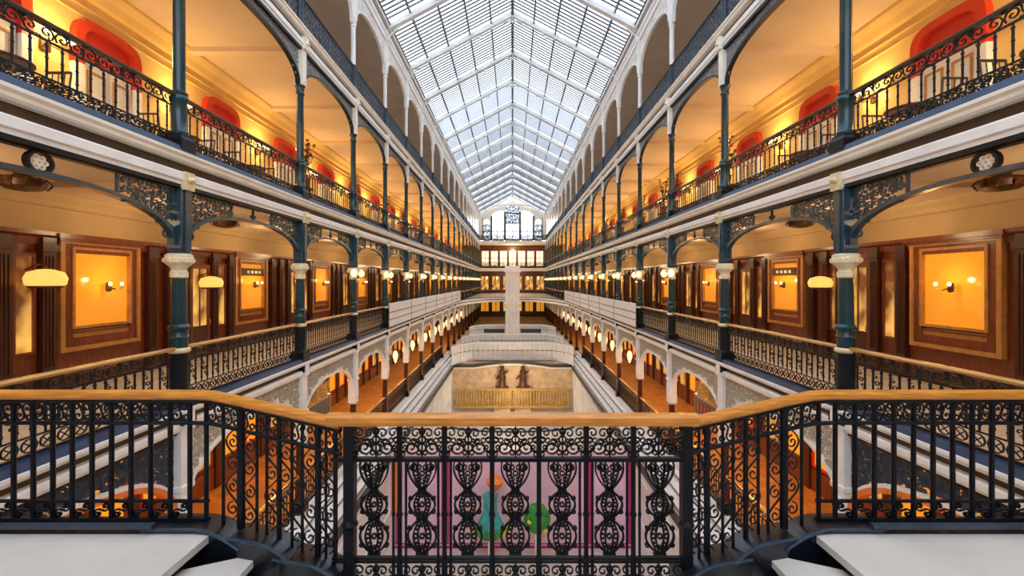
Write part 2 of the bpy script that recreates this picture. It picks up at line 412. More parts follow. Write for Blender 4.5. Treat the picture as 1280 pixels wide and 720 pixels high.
prot={}
def get(kind,level,var):
    k=(kind,level,var)
    if k not in prot:
        prot[k]={'rail':lambda: make_rail(level,var!='far',var=='lacy'),'col':lambda: make_column(level,var=='near'),'arch':lambda: make_arch(level,var=='wide')}[kind]()
    return prot[k]
COLDESC={1:'white topped column with dark shaft',2:'teal iron column with cream capital',3:'slim dark iron column under white pilaster',4:'thin white iron column'}
RAILDESC={1:'dark iron railing with brass handrail',2:'black iron railing with brass handrail',3:'dark scrollwork iron railing',4:'blue grey lattice railing'}
ARCHDESC={1:'white arch with scroll relief spandrels',2:'teal iron arch with scrollwork corners',3:'dark rimmed arch with grey lattice spandrels',4:'white pierced arch'}
for level in (1,2,3,4):
    for side,sg,rz in (('right',1,0),('left',-1,PI)):
        for i,y in enumerate(COLS):
            if level in (1,2) and y>67: pass
            c=get('col',level,'near' if i<6 else 'far')
            place(c,(sg*W,y,0),rz,f"{ORD[i]} {COLDESC[level]} from the stairs, {side} side, {LEVNAME[level]}",group=f'{LEVNAME[level]} columns')
        for i in range(NB):
            ya,yb=COLS[i],COLS[i+1]; yc=(ya+yb)/2; sy=(yb-ya)/P
            if not (level==1 and yc>41.5) and not (level==2 and yc>50):
                var='far' if i>4 else ('lacy' if i<2 and level==2 else 'near')
                place(get('rail',level,var),(sg*W,yc,0),rz,f"{ORD[i]} bay of {RAILDESC[level]} from the stairs, {side} side",sy,group=f'{LEVNAME[level]} railings')
            place(get('arch',level,'wide' if (level in (1,2) and i==0) else 'std'),(sg*W,yc,0),rz,f"{ORD[i]} {ARCHDESC[level]} from the stairs, {side} side",sy if not(level==2 and i==0) else sy,group=f'{LEVNAME[level]} arches')

# ------------------------------------------------------------------ fascias, slabs, walls (setting)
Y0=-4.0; YB=COLS[-1]
tn=[0]
def trim(mb,m):
    tn[0]+=1; return struct(mb,f'trim_{tn[0]}',m)
def extr(mb,poly,sg,y0=Y0,y1=YB+.2):
    n=len(poly); vs=[(sg*x,y0,z) for x,z in poly]+[(sg*x,y1,z) for x,z in poly]
    mb.add(vs,[tuple(range(n)),tuple(range(2*n-1,n-1,-1))]+[(i,(i+1)%n,n+(i+1)%n,n+i) for i in range(n)]); return mb
for side,sg in (('right',1),('left',-1)):
    # main gallery front
    for lev,top,bot,sill in ((2,0,-.42,.10),(3,4.85,4.26,4.98),(4,10.0,9.41,10.08)):
        h=top-bot
        a1=top-.30*h; a2=top-.60*h
        b=MB(); extr(b,[(W-.24,top),(W-.24,top-.05),(W-.2,top-.09),(W-.2,top-.24*h),(W-.16,a1),(W-.02,a1),(W+.12,a1),(W+.12,top)],sg)
        trim(b,M['cream' if lev!=2 else 'white'])
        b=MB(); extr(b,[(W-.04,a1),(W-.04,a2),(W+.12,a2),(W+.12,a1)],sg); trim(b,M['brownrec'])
        b=MB(); extr(b,[(W-.15,a2),(W-.17,a2-.03),(W-.17,bot+.14*h),(W-.13,bot+.1*h),(W-.13,bot),(W+.12,bot),(W+.12,a2)],sg); trim(b,M['white'])
        b=MB(); extr(b,[(W-.2,top),(W-.16,sill),(W+.12,sill),(W+.12,top)],sg); trim(b,M['navy'])
    for lev,z in ((3,4.24),(4,9.39)):
        b=MB(); extr(b,[(W-.12,z-.05),(W-.12,z+.02),(W+.12,z+.02),(W+.12,z-.05)],sg); trim(b,M['iron'])
    # lower gallery front: stepped white cornice
    b=MB(); extr(b,[(W-.15,-4.5),(W-.15,-4.75),(W-.3,-4.8),(W-.3,-5.0),(W-.55,-5.05),(W-.55,-5.2),(W-.8,-5.25),(W-.8,-5.5),(W+.1,-5.5),(W+.1,-4.5)],sg,y1=44.2); trim(b,M['lower'])
    b=MB(); extr(b,[(W-.86,-5.26),(W-.86,-5.32),(W-.8,-5.32),(W-.8,-5.26)],sg,y1=44.2)
    extr(b,[(W-.60,-5.05),(W-.60,-5.09),(W-.55,-5.09),(W-.55,-5.05)],sg,y1=44.2); extr(b,[(W-.35,-4.80),(W-.35,-4.84),(W-.3,-4.84),(W-.3,-4.80)],sg,y1=44.2); trim(b,M['seam'])
    b=MB(); extr(b,[(W-.92,-5.5),(W-.92,-5.75),(W-.8,-5.8),(W,-5.8),(W,-5.5)],sg,y1=44.2); trim(b,M['darkroof'])
    # top cornice and gutter
    b=MB(); extr(b,[(W-.18,14.85),(W-.18,14.7),(W-.12,14.62),(W-.12,14.42),(W+.1,14.42),(W+.1,14.85)],sg); trim(b,M['white'])
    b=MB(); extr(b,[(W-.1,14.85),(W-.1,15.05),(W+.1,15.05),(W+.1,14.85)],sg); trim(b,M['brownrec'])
    b=MB(); extr(b,[(W-.25,15.05),(W-.25,15.25),(W-.1,15.3),(W+.2,15.3),(W+.2,15.05)],sg); trim(b,M['white'])
    b=MB(); extr(b,[(W-.3,15.24),(W-.3,15.3),(W-.25,15.3),(W-.25,15.24)],sg); trim(b,M['darkroof'])
    # slabs
    def slab(x0,x1,z0,z1,name,m,y1=YB+6):
        b=MB().box(min(sg*x0,sg*x1),max(sg*x0,sg*x1),Y0,y1,z0,z1); return struct(b,name,m)
    slab(W+.12,XW+.3,-.12,0,f'floor_main_{side}',M['floor2']); slab(W+.12,XW+.3,-.42,-.12,f'ceiling_lower_{side}',M['frieze'])
    slab(W+.12,XW+.3,4.7,4.85,f'floor_middle_{side}',M['floor2']); slab(W+.12,XW+.3,4.3,4.7,f'ceiling_main_{side}',M['ceil'])
    slab(W+.12,XW+.3,9.8,10.0,f'floor_top_{side}',M['floor2']); slab(W+.12,XW+.3,9.42,9.8,f'ceiling_middle_{side}',M['ceil'])
    slab(W+.12,XW+.3,14.85,15.1,f'ceiling_top_{side}',M['taupe'])
    slab(W-.0,XW+.3,-4.7,-4.5,f'floor_lower_{side}',M['floor1'])
    # walls
    def wall(z0,z1,name,m,x=XW):
        return slab(x,x+.3,z0,z1,name,m)
    wall(-4.5,-.42,f'wall_lower_{side}',M['mahog']); wall(0,3.48,f'wall_main_{side}',M['mahog'])
    wall(3.48,4.3,f'wall_frieze_{side}',M['frieze']); wall(4.85,9.42,f'wall_middle_{side}',M['plaster']); wall(10,14.85,f'wall_top_{side}',M['taupe'])
    slab(5.6,5.9,-9.6,-5.5,f'wall_basement_{side}',M['lower'],44.2)
    # mouldings on walls
    b=MB(); extr(b,[(XW,3.48),(XW-.16,3.48),(XW-.16,3.40),(XW-.08,3.34),(XW-.06,3.2),(XW,3.2)],sg,y1=YB+3); trim(b,M['mahog'])
    b=MB(); extr(b,[(XW,4.3),(XW-.3,4.3),(XW-.26,4.24),(XW-.12,4.14),(XW-.06,4.04),(XW,4.02)],sg,y1=YB+3); trim(b,M['frieze'])
    b=MB(); extr(b,[(XW,.0),(XW-.1,.0),(XW-.1,.3),(XW-.06,.36),(XW,.38)],sg,y1=YB+3); trim(b,M['mahogd'])
    b=MB(); extr(b,[(XW,9.42),(XW-.4,9.42),(XW-.38,9.34),(XW-.2,9.2),(XW-.12,9.05),(XW,9.02)],sg,y1=YB+3); trim(b,M['plaster'])
    for z in (8.85,8.62):
        b=MB(); extr(b,[(XW,z),(XW-.05,z-.01),(XW-.05,z-.05),(XW,z-.06)],sg,y1=YB+3); trim(b,M['plaster'])
    # cross beams on the ceilings of the galleries
    b=MB()
    for y in COLS[:16]:
        b.box(min(sg*(W+.15),sg*XW),max(sg*(W+.15),sg*XW),y-.13,y+.13,9.28,9.42)
    trim(b,M['ceil'])
    b=MB()
    for y in COLS[:16]:
        b.box(min(sg*(W+.15),sg*XW),max(sg*(W+.15),sg*XW),y-.1,y+.1,4.2,4.3)
    trim(b,M['ceil'])
    # pilasters of the basement wall
    b=MB()
    for y in COLS[:9]:
        b.box(min(sg*5.5,sg*5.6),max(sg*5.5,sg*5.6),y-.25,y+.25,-9.6,-5.8)
    b.box(min(sg*5.52,sg*5.6),max(sg*5.52,sg*5.6),Y0,41.4,-8.2,-8.0); b.box(min(sg*5.52,sg*5.6),max(sg*5.52,sg*5.6),Y0,41.4,-6.3,-6.15)
    trim(b,M['lower'])
struct(MB().box(-8,8,Y0,60,-9.8,-9.6),'floor_basement',M['marble'])

# ------------------------------------------------------------------ shopfronts of the main gallery
def frame_mb(x,y0,y1,z0,z1,w,d):
    b=MB(); b.box(x-d,x,y0,y1,z1-w,z1); b.box(x-d,x,y0,y1,z0,z0+w); b.box(x-d,x,y0,y0+w,z0+w,z1-w); b.box(x-d,x,y1-w,y1,z0+w,z1-w); return b
def make_shop(kind):
    root=empty('shopfront'); tag(root,'x','shopfront')
    # display window
    frame_mb(0,-1.05,1.05,.84,3.36,.10,.12).build('outer_moulding',M['honey'],root)
    frame_mb(0,-.95,.95,.94,3.26,.2,.09).build('inner_frame',M['mahog'],root)
    f=frame_mb(-.02,-.78,.78,1.34,3.2,.06,.1).build('window_frame',M['honey'],root)
    MB().box(-.03,-.01,-.72,.72,1.40,3.14).build('window_pane',M['amber'],f)
    b=MB(); b.box(-.06,-.0,-.85,.85,1.0,1.3); b.build('apron_panel',M['honey'],root)
    frame_mb(-.06,-.8,.8,1.03,1.27,.03,.03).build('panel_moulding',M['mahog'],root)
    b=MB().box(-.2,0,-1.15,1.15,3.36,3.46); b.box(-.16,0,-1.1,1.1,3.3,3.36); b.build('cornice',M['mahog'],root)
    if kind=='sign':
        MB().box(-.14,-.03,-.72,.72,2.62,2.9).build('sign_board',M['mahogd'],root)
        b=MB()
        for k in range(4): b.box(-.16,-.14,-.45+k*.25,-.33+k*.25,2.71,2.81)
        b.build('sign_lettering',M['cream'],root)
    # pilasters
    for y in (-1.45,1.3,2.15,3.45,4.1):
        b=MB().box(-.14,0,y-.14,y+.14,.3,3.35); b.box(-.18,0,y-.18,y+.18,.0,.4); b.box(-.18,0,y-.18,y+.18,3.05,3.2)
        for k in (-.07,0,.07): b.box(-.16,-.14,y+k-.015,y+k+.015,.6,2.95)
        b.build('pilaster',M['mahogd'],root)
    # glazed door
    d=frame_mb(0,2.33,3.27,.05,2.95,.14,.07).build('door',M['mahog'],root)
    MB().box(-.03,-.01,2.47,3.13,1.0,2.81).build('door_pane',M['interior'],d)
    MB().box(-.06,-.0,2.47,3.13,.19,1.0).build('kick_panel',M['mahogd'],d)
    MB().box(-.06,-.0,2.78,2.82,1.0,2.81).build('muntin',M['mahog'],d)
    MB().tube([(-.1,2.42,1.0),(-.14,2.42,1.1),(-.1,2.42,1.2)],.015,6).build('door_handle',M['brass'],d)
    # side lights
    for y0,y1 in ((1.5,1.95),(3.65,3.95)):
        s_=frame_mb(0,y0,y1,.9,3.0,.06,.06).build('side_light',M['mahog'],root)
        MB().box(-.02,-.005,y0+.06,y1-.06,.96,2.94).build('side_pane',M['interior'],s_)
    return root
shops={'plain':make_shop('plain'),'sign':make_shop('sign')}
def sconce_proto(glow=True):
    root=empty('wall_sconce'); tag(root,'x','lamp')
    b=MB().lathe([(.0,-.12),(.05,-.1),(.06,0),(.05,.1),(0,.12)],8,(-.05,0,0)); b.tube([(-.05,0,0),(-.22,0,-.05)],.012,6); b.build('back_plate',M['bronze'],root)
    for sg in (-1,1):
        a=MB().tube([(-.08,0,-.02),(-.2,sg*.08,-.08),(-.24,sg*.16,-.02),(-.24,sg*.16,.03)],.012,6).build('arm',M['bronze'],root)
        g=MB().lathe([(.012,0),(.03,.02),(.036,.05),(.025,.08),(.01,.09)],10,(-.24,sg*.16,.03)).build('glass_shade',M['glow'],a,smooth=True)
    return root
SC=sconce_proto()
for side,sg,rz,y_c in (('right',1,0,10.1),('left',-1,PI,10.85)):
    k=0; y=y_c-6.2
    while y<84:
        kind='sign' if k in (2,4) else 'plain'
        place(shops[kind],(sg*(XW-.005),y,0),rz if True else 0,f"{ORD[k]} mahogany shopfront with amber window from the stairs, {side} side",group='mahogany shopfronts')
        if k<10:
            light('sconce_glow',(sg*(XW-.42),y,2.45),5,(1,.6,.2),.05)
            place(SC,(sg*(XW-.12),y+(-.05 if sg>0 else .05),2.28),rz,f"small twin sconce at the {ORD[k]} amber shop window, {side} side",group='shop window sconces')
        y+=6.2; k+=1

LW=(1.0,.70,.36)
# lower gallery shopfronts
def make_lowshop():
    root=empty('lower_shopfront'); tag(root,'x','shopfront')
    for y in (-2.0,-.7,.7):
        b=MB().box(-.12,0,y-.12,y+.12,-4.5,-.7); b.build('pilaster',M['mahogd'],root)
    for y0,y1 in ((-1.8,-.9),(-.5,.5),(.9,1.95)):
        f=frame_mb(0,y0,y1,-3.7,-1.3,.08,.08).build('window_frame',M['mahog' if y0>-.6 else 'redor'],root)
        MB().box(-.03,-.005,y0+.08,y1-.08,-3.62,-1.38).build('window_pane',M['interior' if y0>0 else 'amber'],f)
    MB().box(-.1,0,-2.1,2.2,-1.1,-.75).build('sign_band',M['mahog'],root)
    MB().box(-.06,0,-2.1,2.2,-4.5,-3.8).build('base_panel',M['mahog'],root)
    return root
LS=make_lowshop()
for side,sg,rz in (('right',1,0),('left',-1,PI)):
    for i in range(12):
        yc=(COLS[i]+COLS[i+1])/2
        place(LS,(sg*(XW-.005),yc,0),rz,f"{ORD[i]} lower shopfront with amber windows from the stairs, {side} side",group='lower shopfronts')

# ------------------------------------------------------------------ lamps
def make_colamp():
    root=empty('column_lantern'); tag(root,'x','lamp')
    for sg in (-1,1):
        a=MB().tube([(0,0,2.45),(-.1,sg*.2,2.42),(-.12,sg*.38,2.5),(-.12,sg*.42,2.58)],.014,6).build('arm',M['bronze'],root)
        MB().lathe([(.03,0),(.09,.04),(.13,.13),(.11,.22),(.05,.28),(.02,.30)],12,(-.12,sg*.42,2.58)).build('glass_globe',M['glow_soft'],a,smooth=True)
    return root
def make_pendant():
    root=empty('pendant_lamp'); tag(root,'x','lamp')
    MB().tube([(0,0,-.5),(0,0,-1.5)],.012,6).build('stem',M['bronze'],root)
    MB().lathe([(.03,-1.5),(.10,-1.54),(.06,-1.6)],8).build('collar',M['bronze'],root)
    MB().lathe([(.02,-2.3),(.06,-2.24),(.13,-2.0),(.15,-1.86),(.11,-1.70),(.05,-1.6)],12).build('glass_drop',M['glow_soft'],root,smooth=True)
    return root
CL=make_colamp(); PL=make_pendant()
for side,sg,rz in (('right',1,0),('left',-1,PI)):
    for i,y in enumerate(COLS):
        if i>=3: place(CL,(sg*(W-.06),y,.0),rz,f"twin globe lantern on the {ORD[i]} main gallery column from the stairs, {side} side",group='lanterns on the main gallery columns')
    for i in range(4,13):
        yc=(COLS[i]+COLS[i+1])/2
        for j,dy in enumerate((-1.1,1.1)):
            place(PL,(sg*(W+.35),yc+dy,0),rz,f"{('nearer','farther')[j]} teardrop pendant lamp in the {ORD[i]} lower arch, {side} side",group='pendants of the lower gallery')
    for i in range(NB):
        yc=(COLS[i]+COLS[i+1])/2
        light('gallery_light',(sg*8.3,yc,3.7),21 if i<5 else 17,LW,.3)
        if i<12: light('lower_gallery_light',(sg*8.3,yc,-1.2),44 if i<5 else 16,(1,.6,.25),.3)

# wall sconces of the middle gallery
def make_bracket():
    root=empty('wall_sconce'); tag(root,'x','lamp')
    MB().box(-.06,0,-.1,.1,-.16,.1).build('back_plate',M['bronze'],root)
    for sg in (-1,1):
        a=MB().tube([(-.05,0,0),(-.25,sg*.12,-.1),(-.34,sg*.22,.0),(-.34,sg*.22,.08)],.018,6).build('arm',M['bronze'],root)
        MB().lathe([(.03,0),(.10,.04),(.13,.12),(.10,.17)],10,(-.34,sg*.22,.08)).build('glass_shade',M['glow'],a,smooth=True)
    return root
BL=make_bracket()
def make_reddoor():
    root=empty('arched_door'); tag(root,'x','door')
    hw=.75; z0=0; zs=3.05; r=.75
    N=14
    def arc(w,zt): return [(-w,2.55)]+[(-w*(abs(math.cos(PI*k/N))**.5)*(1 if k*2<N else -1), zs+zt*(math.sin(PI*k/N)**.62 if 0<k<N else 0)) for k in range(N+1)]+[(w,2.55)]
    b=MB(); o=arc(.9,.62); i_=arc(.68,.42)
    for k in range(len(o)-1):
        b.hexa([(-.16,o[k][0],o[k][1]),(-.16,i_[k][0],i_[k][1]),(-.16,i_[k+1][0],i_[k+1][1]),(-.16,o[k+1][0],o[k+1][1]),(0,o[k][0],o[k][1]),(0,i_[k][0],i_[k][1]),(0,i_[k+1][0],i_[k+1][1]),(0,o[k+1][0],o[k+1][1])])
    b.build('arched_head_surround',M['redor'],root)
    for sg in (-1,1): MB().box(-.16,0,min(sg*.68,sg*.9),max(sg*.68,sg*.9),0,2.55).build('jamb',M['cream'],root)
    b=MB().prism(arc(.68,.42),lambda u,v,d:(d,u,v),-.04,0); b.build('fanlight_panel',M['red'],root)
    for sg in (-1,1):
        l=MB().box(-.08,-.04,min(sg*.02,sg*.64),max(sg*.02,sg*.64),0,2.7).build('door_leaf',M['cream'],root)
        frame_mb(-.08,min(sg*.1,sg*.56),max(sg*.1,sg*.56),1.2,2.5,.05,.03).build('leaf_moulding',M['honey'],l)
        frame_mb(-.08,min(sg*.1,sg*.56),max(sg*.1,sg*.56),.2,1.0,.05,.03).build('leaf_moulding',M['honey'],l)
        MB().lathe([(0,-.03),(.03,0),(0,.03)],8,(-.12,sg*.07,1.1)).build('door_knob',M['brass'],l)
    MB().box(-.1,-.04,-.7,.7,2.7,2.85).build('transom_bar',M['redor'],root)
    return root
RD=make_reddoor()
def bay_ys(first): 
    ys=[first]; 
    while ys[-1]<78: ys.append(ys[-1]+4.3)
    return ys
for side,sg,rz,first in (('right',1,0,10.2),('left',-1,PI,11.0)):
    ys=bay_ys(first-4.3)
    for k,y in enumerate(ys):
        yy = y if not(side=='left' and k==0) else 8.3
        place(RD,(sg*(XW-.005),yy,4.852),rz,f"{ORD[k]} cream double door under a red arched head from the stairs on the {side} middle gallery",group='red arched doors')
        ly=y+2.15 if not(side=='left' and k==0) else 9.55
        place(BL,(sg*(XW-.005),ly,7.5),rz,f"twin arm wall light after the {ORD[k]} red door, {side} middle gallery",group='wall lights of the middle gallery')
        light('wall_light_glow',(sg*(XW-.5),ly,7.7),39,(1.0,.68,.28),.12)

# ceiling fixtures in main gallery
def make_ceilfix():
    root=empty('ceiling_fixture'); tag(root,'x','lamp')
    MB().lathe([(.14,0),(.12,-.12),(.05,-.18)],12).build('canopy',M['bronze'],root,smooth=True)
    b=MB(); b.lathe([(.26,-.10),(.32,-.16),(.30,-.26),(.2,-.31),(.05,-.33),(.04,-.16)],16); b.build('bowl',M['bronze'],root,smooth=True)
    b=MB()
    for k in range(10):
        a=k*PI/5; b.tube([(.1*math.cos(a),.1*math.sin(a),-.1),(.28*math.cos(a),.28*math.sin(a),-.12),(.36*math.cos(a),.36*math.sin(a),-.2),(.31*math.cos(a),.31*math.sin(a),-.27)],.02,6)
    b.build('scroll_frame',M['bronze'],root)
    return root
CF=make_ceilfix()
for side,sg,rz in (('right',1,0),('left',-1,PI)):
    for i in range(9):
        y=7.7+i*5.4
        place(CF,(sg*8.4,y,4.3),rz,f"{ORD[i]} dark bronze ceiling fixture from the stairs, {side} main gallery",group='bronze ceiling fixtures')
# dome lamps
def make_dome():
    root=empty('dome_wall_lamp'); tag(root,'x','lamp')
    MB().tube([(0,0,.15),(-.3,0,.28),(-.42,0,.2)],.02,6).build('arm',M['bronze'],root)
    MB().lathe([(.24,-.2),(.31,-.14),(.33,-.02),(.28,.1),(.12,.16),(.03,.17)],18,(-.42,0,0)).build('glass_shade',M['shadeglow'],root,smooth=True)
    MB().lathe([(.02,-.2),(.12,-.16),(.16,-.06),(.1,.04)],12,(-.42,0,0)).build('bulb',M['glow'],root,smooth=True)
    b=MB().lathe([(.245,-.22),(.27,-.2),(.28,-.17)],18,(-.42,0,0)); b.build('shade_rim',M['bronze'],root)
    return root
DL=make_dome()
for n,(x,y,z,rz,lab) in enumerate([(-XW+.1,9.1,2.5,PI,'amber glass dome lamp above the first glazed door on the left'),(XW-.1,13.8,2.4,0,'amber glass dome lamp beyond the large amber window on the right'),
    (-XW+.1,14.1,2.4,PI,'amber glass dome lamp just before the second amber window on the left')]):
    place(DL,(x,y,z),rz,lab)

# ------------------------------------------------------------------ cafe furniture and plants of the middle gallery
def make_chair():
    root=empty('cafe_chair'); tag(root,'x','chair')
    MB().box(-.21,.21,-.21,.21,.43,.47).build('seat',M['wood'],root)
    for a,b_ in ((-.18,-.18),(.18,-.18),(-.18,.18),(.18,.18)):
        MB().tube([(a*1.1,b_*1.1,0),(a,b_,.44)],.018,6).build('leg',M['wood'],root)
    b=MB()
    b.tube([(.18,-.2,.45),(.24,-.2,.95)],.016,6); b.tube([(.18,.2,.45),(.24,.2,.95)],.016,6); b.tube([(.24,-.2,.95),(.24,.2,.95)],.022,6); b.tube([(.21,-.2,.7),(.21,.2,.7)],.014,6)
    for k in (-.1,0,.1): b.tube([(.19,k,.47),(.24,k,.95)],.01,5)
    b.build('backrest',M['wood'],root); return root
def make_table():
    root=empty('cafe_table'); tag(root,'x','table')
    MB().lathe([(.36,.72),(.38,.74),(.38,.76),(.36,.77)],20).build('tabletop',M['wood'],root)
    MB().tube([(0,0,0.02),(0,0,.72)],.03,8).build('pedestal',M['iron'],root)
    b=MB()
    for k in range(3): a=k*2*PI/3; b.tube([(0,0,.1),(.3*math.cos(a),.3*math.sin(a),.02)],.018,6)
    b.build('foot',M['iron'],root); return root
CH=make_chair(); TB=make_table()
sets=[(1,6.0),(1,8.3),(1,11.2),(-1,6.4),(-1,9.9),(-1,12.6)]
for n,(sg,y) in enumerate(sets):
    side='right' if sg>0 else 'left'; x=sg*7.35
    lab=f"{ORD[[0,1,2,0,1,2][n]]} {side} gallery cafe table"
    place(TB,(x,y,4.85),0,f"round brown tabletop on black pedestal, the {lab} from the stairs",group='cafe tables')
    place(CH,(x,y-.62,4.85),-PI/2,f"brown spindle chair on the near side of the {lab}",group='cafe chairs')
    place(CH,(x,y+.62,4.85),PI/2,f"brown spindle chair on the far side of the {lab}",group='cafe chairs')
def make_plant(flower):
    root=empty('potted_plant'); tag(root,'x','plant')
    MB().lathe([(.13,0),(.17,.28),(.19,.3),(.16,.31)],12).build('pot',M['terra'],root,smooth=True)
    st=MB(); lf=MB(); fl=MB(); rnd=random.Random(3)
    for k in range(16):
        a=rnd.random()*2*PI; h=.5+rnd.random()*.75; r=.1+rnd.random()*.22
        p=[(0,0,.3),(r*.4*math.cos(a),r*.4*math.sin(a),.3+h*.6),(r*math.cos(a),r*math.sin(a),.3+h)]
        st.tube(p,.008,4)
        for t in range(7):
            q=rnd.random(); c=Vector(p[1]).lerp(Vector(p[2]),q); b_=rnd.random()*2*PI; l=.07+rnd.random()*.09
            dx=Vector((math.cos(b_),math.sin(b_),rnd.uniform(-.4,.6)))*l; sd=Vector((-math.sin(b_),math.cos(b_),0))*l*.35
            lf.add([c,c+dx*.5+sd,c+dx,c+dx*.5-sd,c+Vector((0,0,.004)),c+dx*.5+sd*.9+Vector((0,0,.006))],[(0,1,2,3)])
        if flower: fl.lathe([(.0,-.04),(.05,-.01),(.045,.03),(0,.05)],7,p[2])
    st.build('stem',M['leaf'],root); lf.build('foliage',M['leaf'],root)
    if flower: fl.build('blossoms',M['flower'],root)
    return root
PP={0:make_plant(0),1:make_plant(1)}
pl=[(-1,15.0,1,0),(-1,19.6,0,0),(-1,24.3,1,0),(-1,28.5,0,0),(-1,33.5,1,0),(1,14.6,1,0),(1,19.2,0,0),(1,20.6,1,0),(1,24.0,0,0),(1,28.6,1,0),(1,33.4,0,0)]
cnt={1:0,-1:0}
for sg,y,f,_ in pl:
    side='right' if sg>0 else 'left'; k=cnt[sg]; cnt[sg]+=1
    # each pot stands on a plinth beside the railing
    place(PP[f],(sg*6.95,y,5.55),0,f"{ORD[k]} potted {'flowering ' if f else 'leafy '}plant along the {side} middle gallery railing",group='plants along the middle gallery')
    o=MB().sqlathe([(.2,0),(.2,.06),(.15,.1),(.15,.6),(.2,.64),(.2,.70)]).build('plant_stand',M['wood'],loc=(sg*6.95,y,4.85))
    tag(o,f"dark wooden stand under the {ORD[k]} {side} gallery plant",'stand','plant stands')

# ------------------------------------------------------------------ white cloth over the main gallery railing
for side,sg in (('right',1),('left',-1)):
    root=empty('railing_cover',(sg*(W-.30),0,0)); tag(root,f'long white cloth cover hung over the {side} main gallery railing','cover')
    ys=[22.2]+COLS[5:12]; ys[-1]=52.5
    for a,b_ in zip(ys[:-1],ys[1:]):
        m=MB(); m.box(-.012,.012,a+.02,b_-.02,.14,1.26)
        o=m.build('cloth_panel',M['fabric'],root)
        m=MB()
        for z in (.5,.86): m.box(-.03,.03,a,b_,z-.018,z+.018)
        m.box(-.03,.03,b_-.03,b_+.03,.14,1.26); m.build('seam',M['seam'],o)
    MB().tube([(0,22.2,1.28),(0,52.5,1.28)],.03,6).build('top_batten',M['fabric'],root)

# ------------------------------------------------------------------ roof
ZE=15.25; ZR=18.65
def make_truss():
    root=empty('roof_truss'); tag(root,'x','truss')
    for sg in (-1,1):
        b=MB(); n=(Vector((sg*(ZR-ZE),0,W))).normalized()
        p0=Vector((sg*W,0,ZE)); p1=Vector((0,0,ZR))
        d=.30
        b.hexa([(p0.x,-.07,p0.z-d),(p0.x,.07,p0.z-d),(0,.07,p1.z-d),(0,-.07,p1.z-d),(p0.x,-.07,p0.z),(p0.x,.07,p0.z),(0,.07,p1.z),(0,-.07,p1.z)])
        b.hexa([(p0.x,-.13,p0.z-d-.05),(p0.x,.13,p0.z-d-.05),(0,.13,p1.z-d-.05),(0,-.13,p1.z-d-.05),(p0.x,-.13,p0.z-d),(p0.x,.13,p0.z-d),(0,.13,p1.z-d),(0,-.13,p1.z-d)])
        b.build('rafter',M['truss'],root)
        b=MB(); q=[]
        for k in range(9):
            a=k/8*PI/2; q.append((sg*(2.0*math.sin(a)),ZR-.62-1.15*(1-math.cos(a))*1.0))
        b.ribbon(q,.07,.08,XZ); b.build('curved_brace',M['truss'],root)
        b=MB(); q=[(sg*(W-.1),ZE-1.0),(sg*(W-.22),ZE-.55),(sg*(W-.75),ZE-.02)]
        b.ribbon(q,.06,.08,XZ); b.build('knee_brace',M['truss'],root)
    b=MB().box(-.03,.03,-.03,.03,ZR-.75,ZR-.2); b.build('king_post',M['truss'],root)
    return root
TR=make_truss()
for i,y in enumerate(COLS[1:]):
    place(TR,(0,y,0),0,f"{ORD[i]} white gabled roof truss from the stairs",group='roof trusses')
wn=0
ye=[-4.0,3.5]+COLS[1:]
def slope(sg,t): return (sg*W*(1-t), ZE+(ZR-ZE)*t)
def bars_mesh(L,nb):
    b=MB()
    for sg in (-1,1):
        for k in range(1,nb):
            y=-L/2+L*k/nb
            x0,z0=slope(sg,0); x1,z1=slope(sg,1)
            b.hexa([(x0,y-.052,z0+.02),(x0,y+.052,z0+.02),(x1,y+.052,z1+.02),(x1,y-.052,z1+.02),(x0,y-.052,z0+.075),(x0,y+.052,z0+.075),(x1,y+.052,z1+.075),(x1,y-.052,z1+.075)])
    return b
gp=None
for i in range(len(ye)-1):
    a,b_=ye[i],ye[i+1]; L=b_-a; wn+=1
    root=empty(f'window_{wn}',(0,(a+b_)/2,0)); root['kind']='structure'
    bars_mesh(L,14).build('glazing_bars',M['greybar'],root)
    for sg in (-1,1):
        x0,z0=slope(sg,0); x1,z1=slope(sg,1)
        MB().hexa([(x0,-L/2,z0+.12),(x0,L/2,z0+.12),(x1,L/2,z1+.12),(x1,-L/2,z1+.12),(x0,-L/2,z0+.128),(x0,L/2,z0+.128),(x1,L/2,z1+.128),(x1,-L/2,z1+.128)]).build('glass_pane',M['glass'],root)
for sg in (-1,1):
    for k in range(1,6):
        t=k/5.0 if k<5 else 1
        if k==5: continue
        x,z=slope(sg,t); b=MB().box(x-.04,x+.04,Y0,YB+.2,z-.12,z+.03); trim(b,M['purlin'])
trim(MB().box(-.08,.08,Y0,YB+.2,ZR-.28,ZR+.05),M['purlin'])

# ------------------------------------------------------------------ far end
# cross galleries (middle, top) at the far end
YF=YB+.3
for z0,z1,m in ((4.26,4.85,M['cream']),(9.41,10.0,M['cream'])):
    trim(MB().box(-W,W,YF-.2,YF+.1,z0,z1),m)
struct(MB().box(-XW,XW,YF+.1,YF+4,4.3,4.8),'floor_far_middle',M['ceil'])
struct(MB().box(-XW,XW,YF+.1,YF+4,9.45,9.95),'floor_far_top',M['ceil'])
struct(MB().box(-XW-.3,XW+.3,YF+4,YF+4.3,-9.6,9.6),'wall_far',M['mahogd'])
for lev,nm in ((3,'middle'),(4,'top')):
    z0,z1=RAIL[lev]
    root=empty('balcony_railing',(0,YF-.05,0)); tag(root,f'straight dark railing across the far end of the {nm} gallery','railing')
    MB().box(-W+.1,W-.1,-.05,.05,z1-.05,z1).build('handrail',M['railtop'],root)
    b=MB(); lace(b,XZ,-W+.1,W-.1,z0,z1-.05,.3,.05,.04); b.build('scroll_lattice',M['iron'],root)
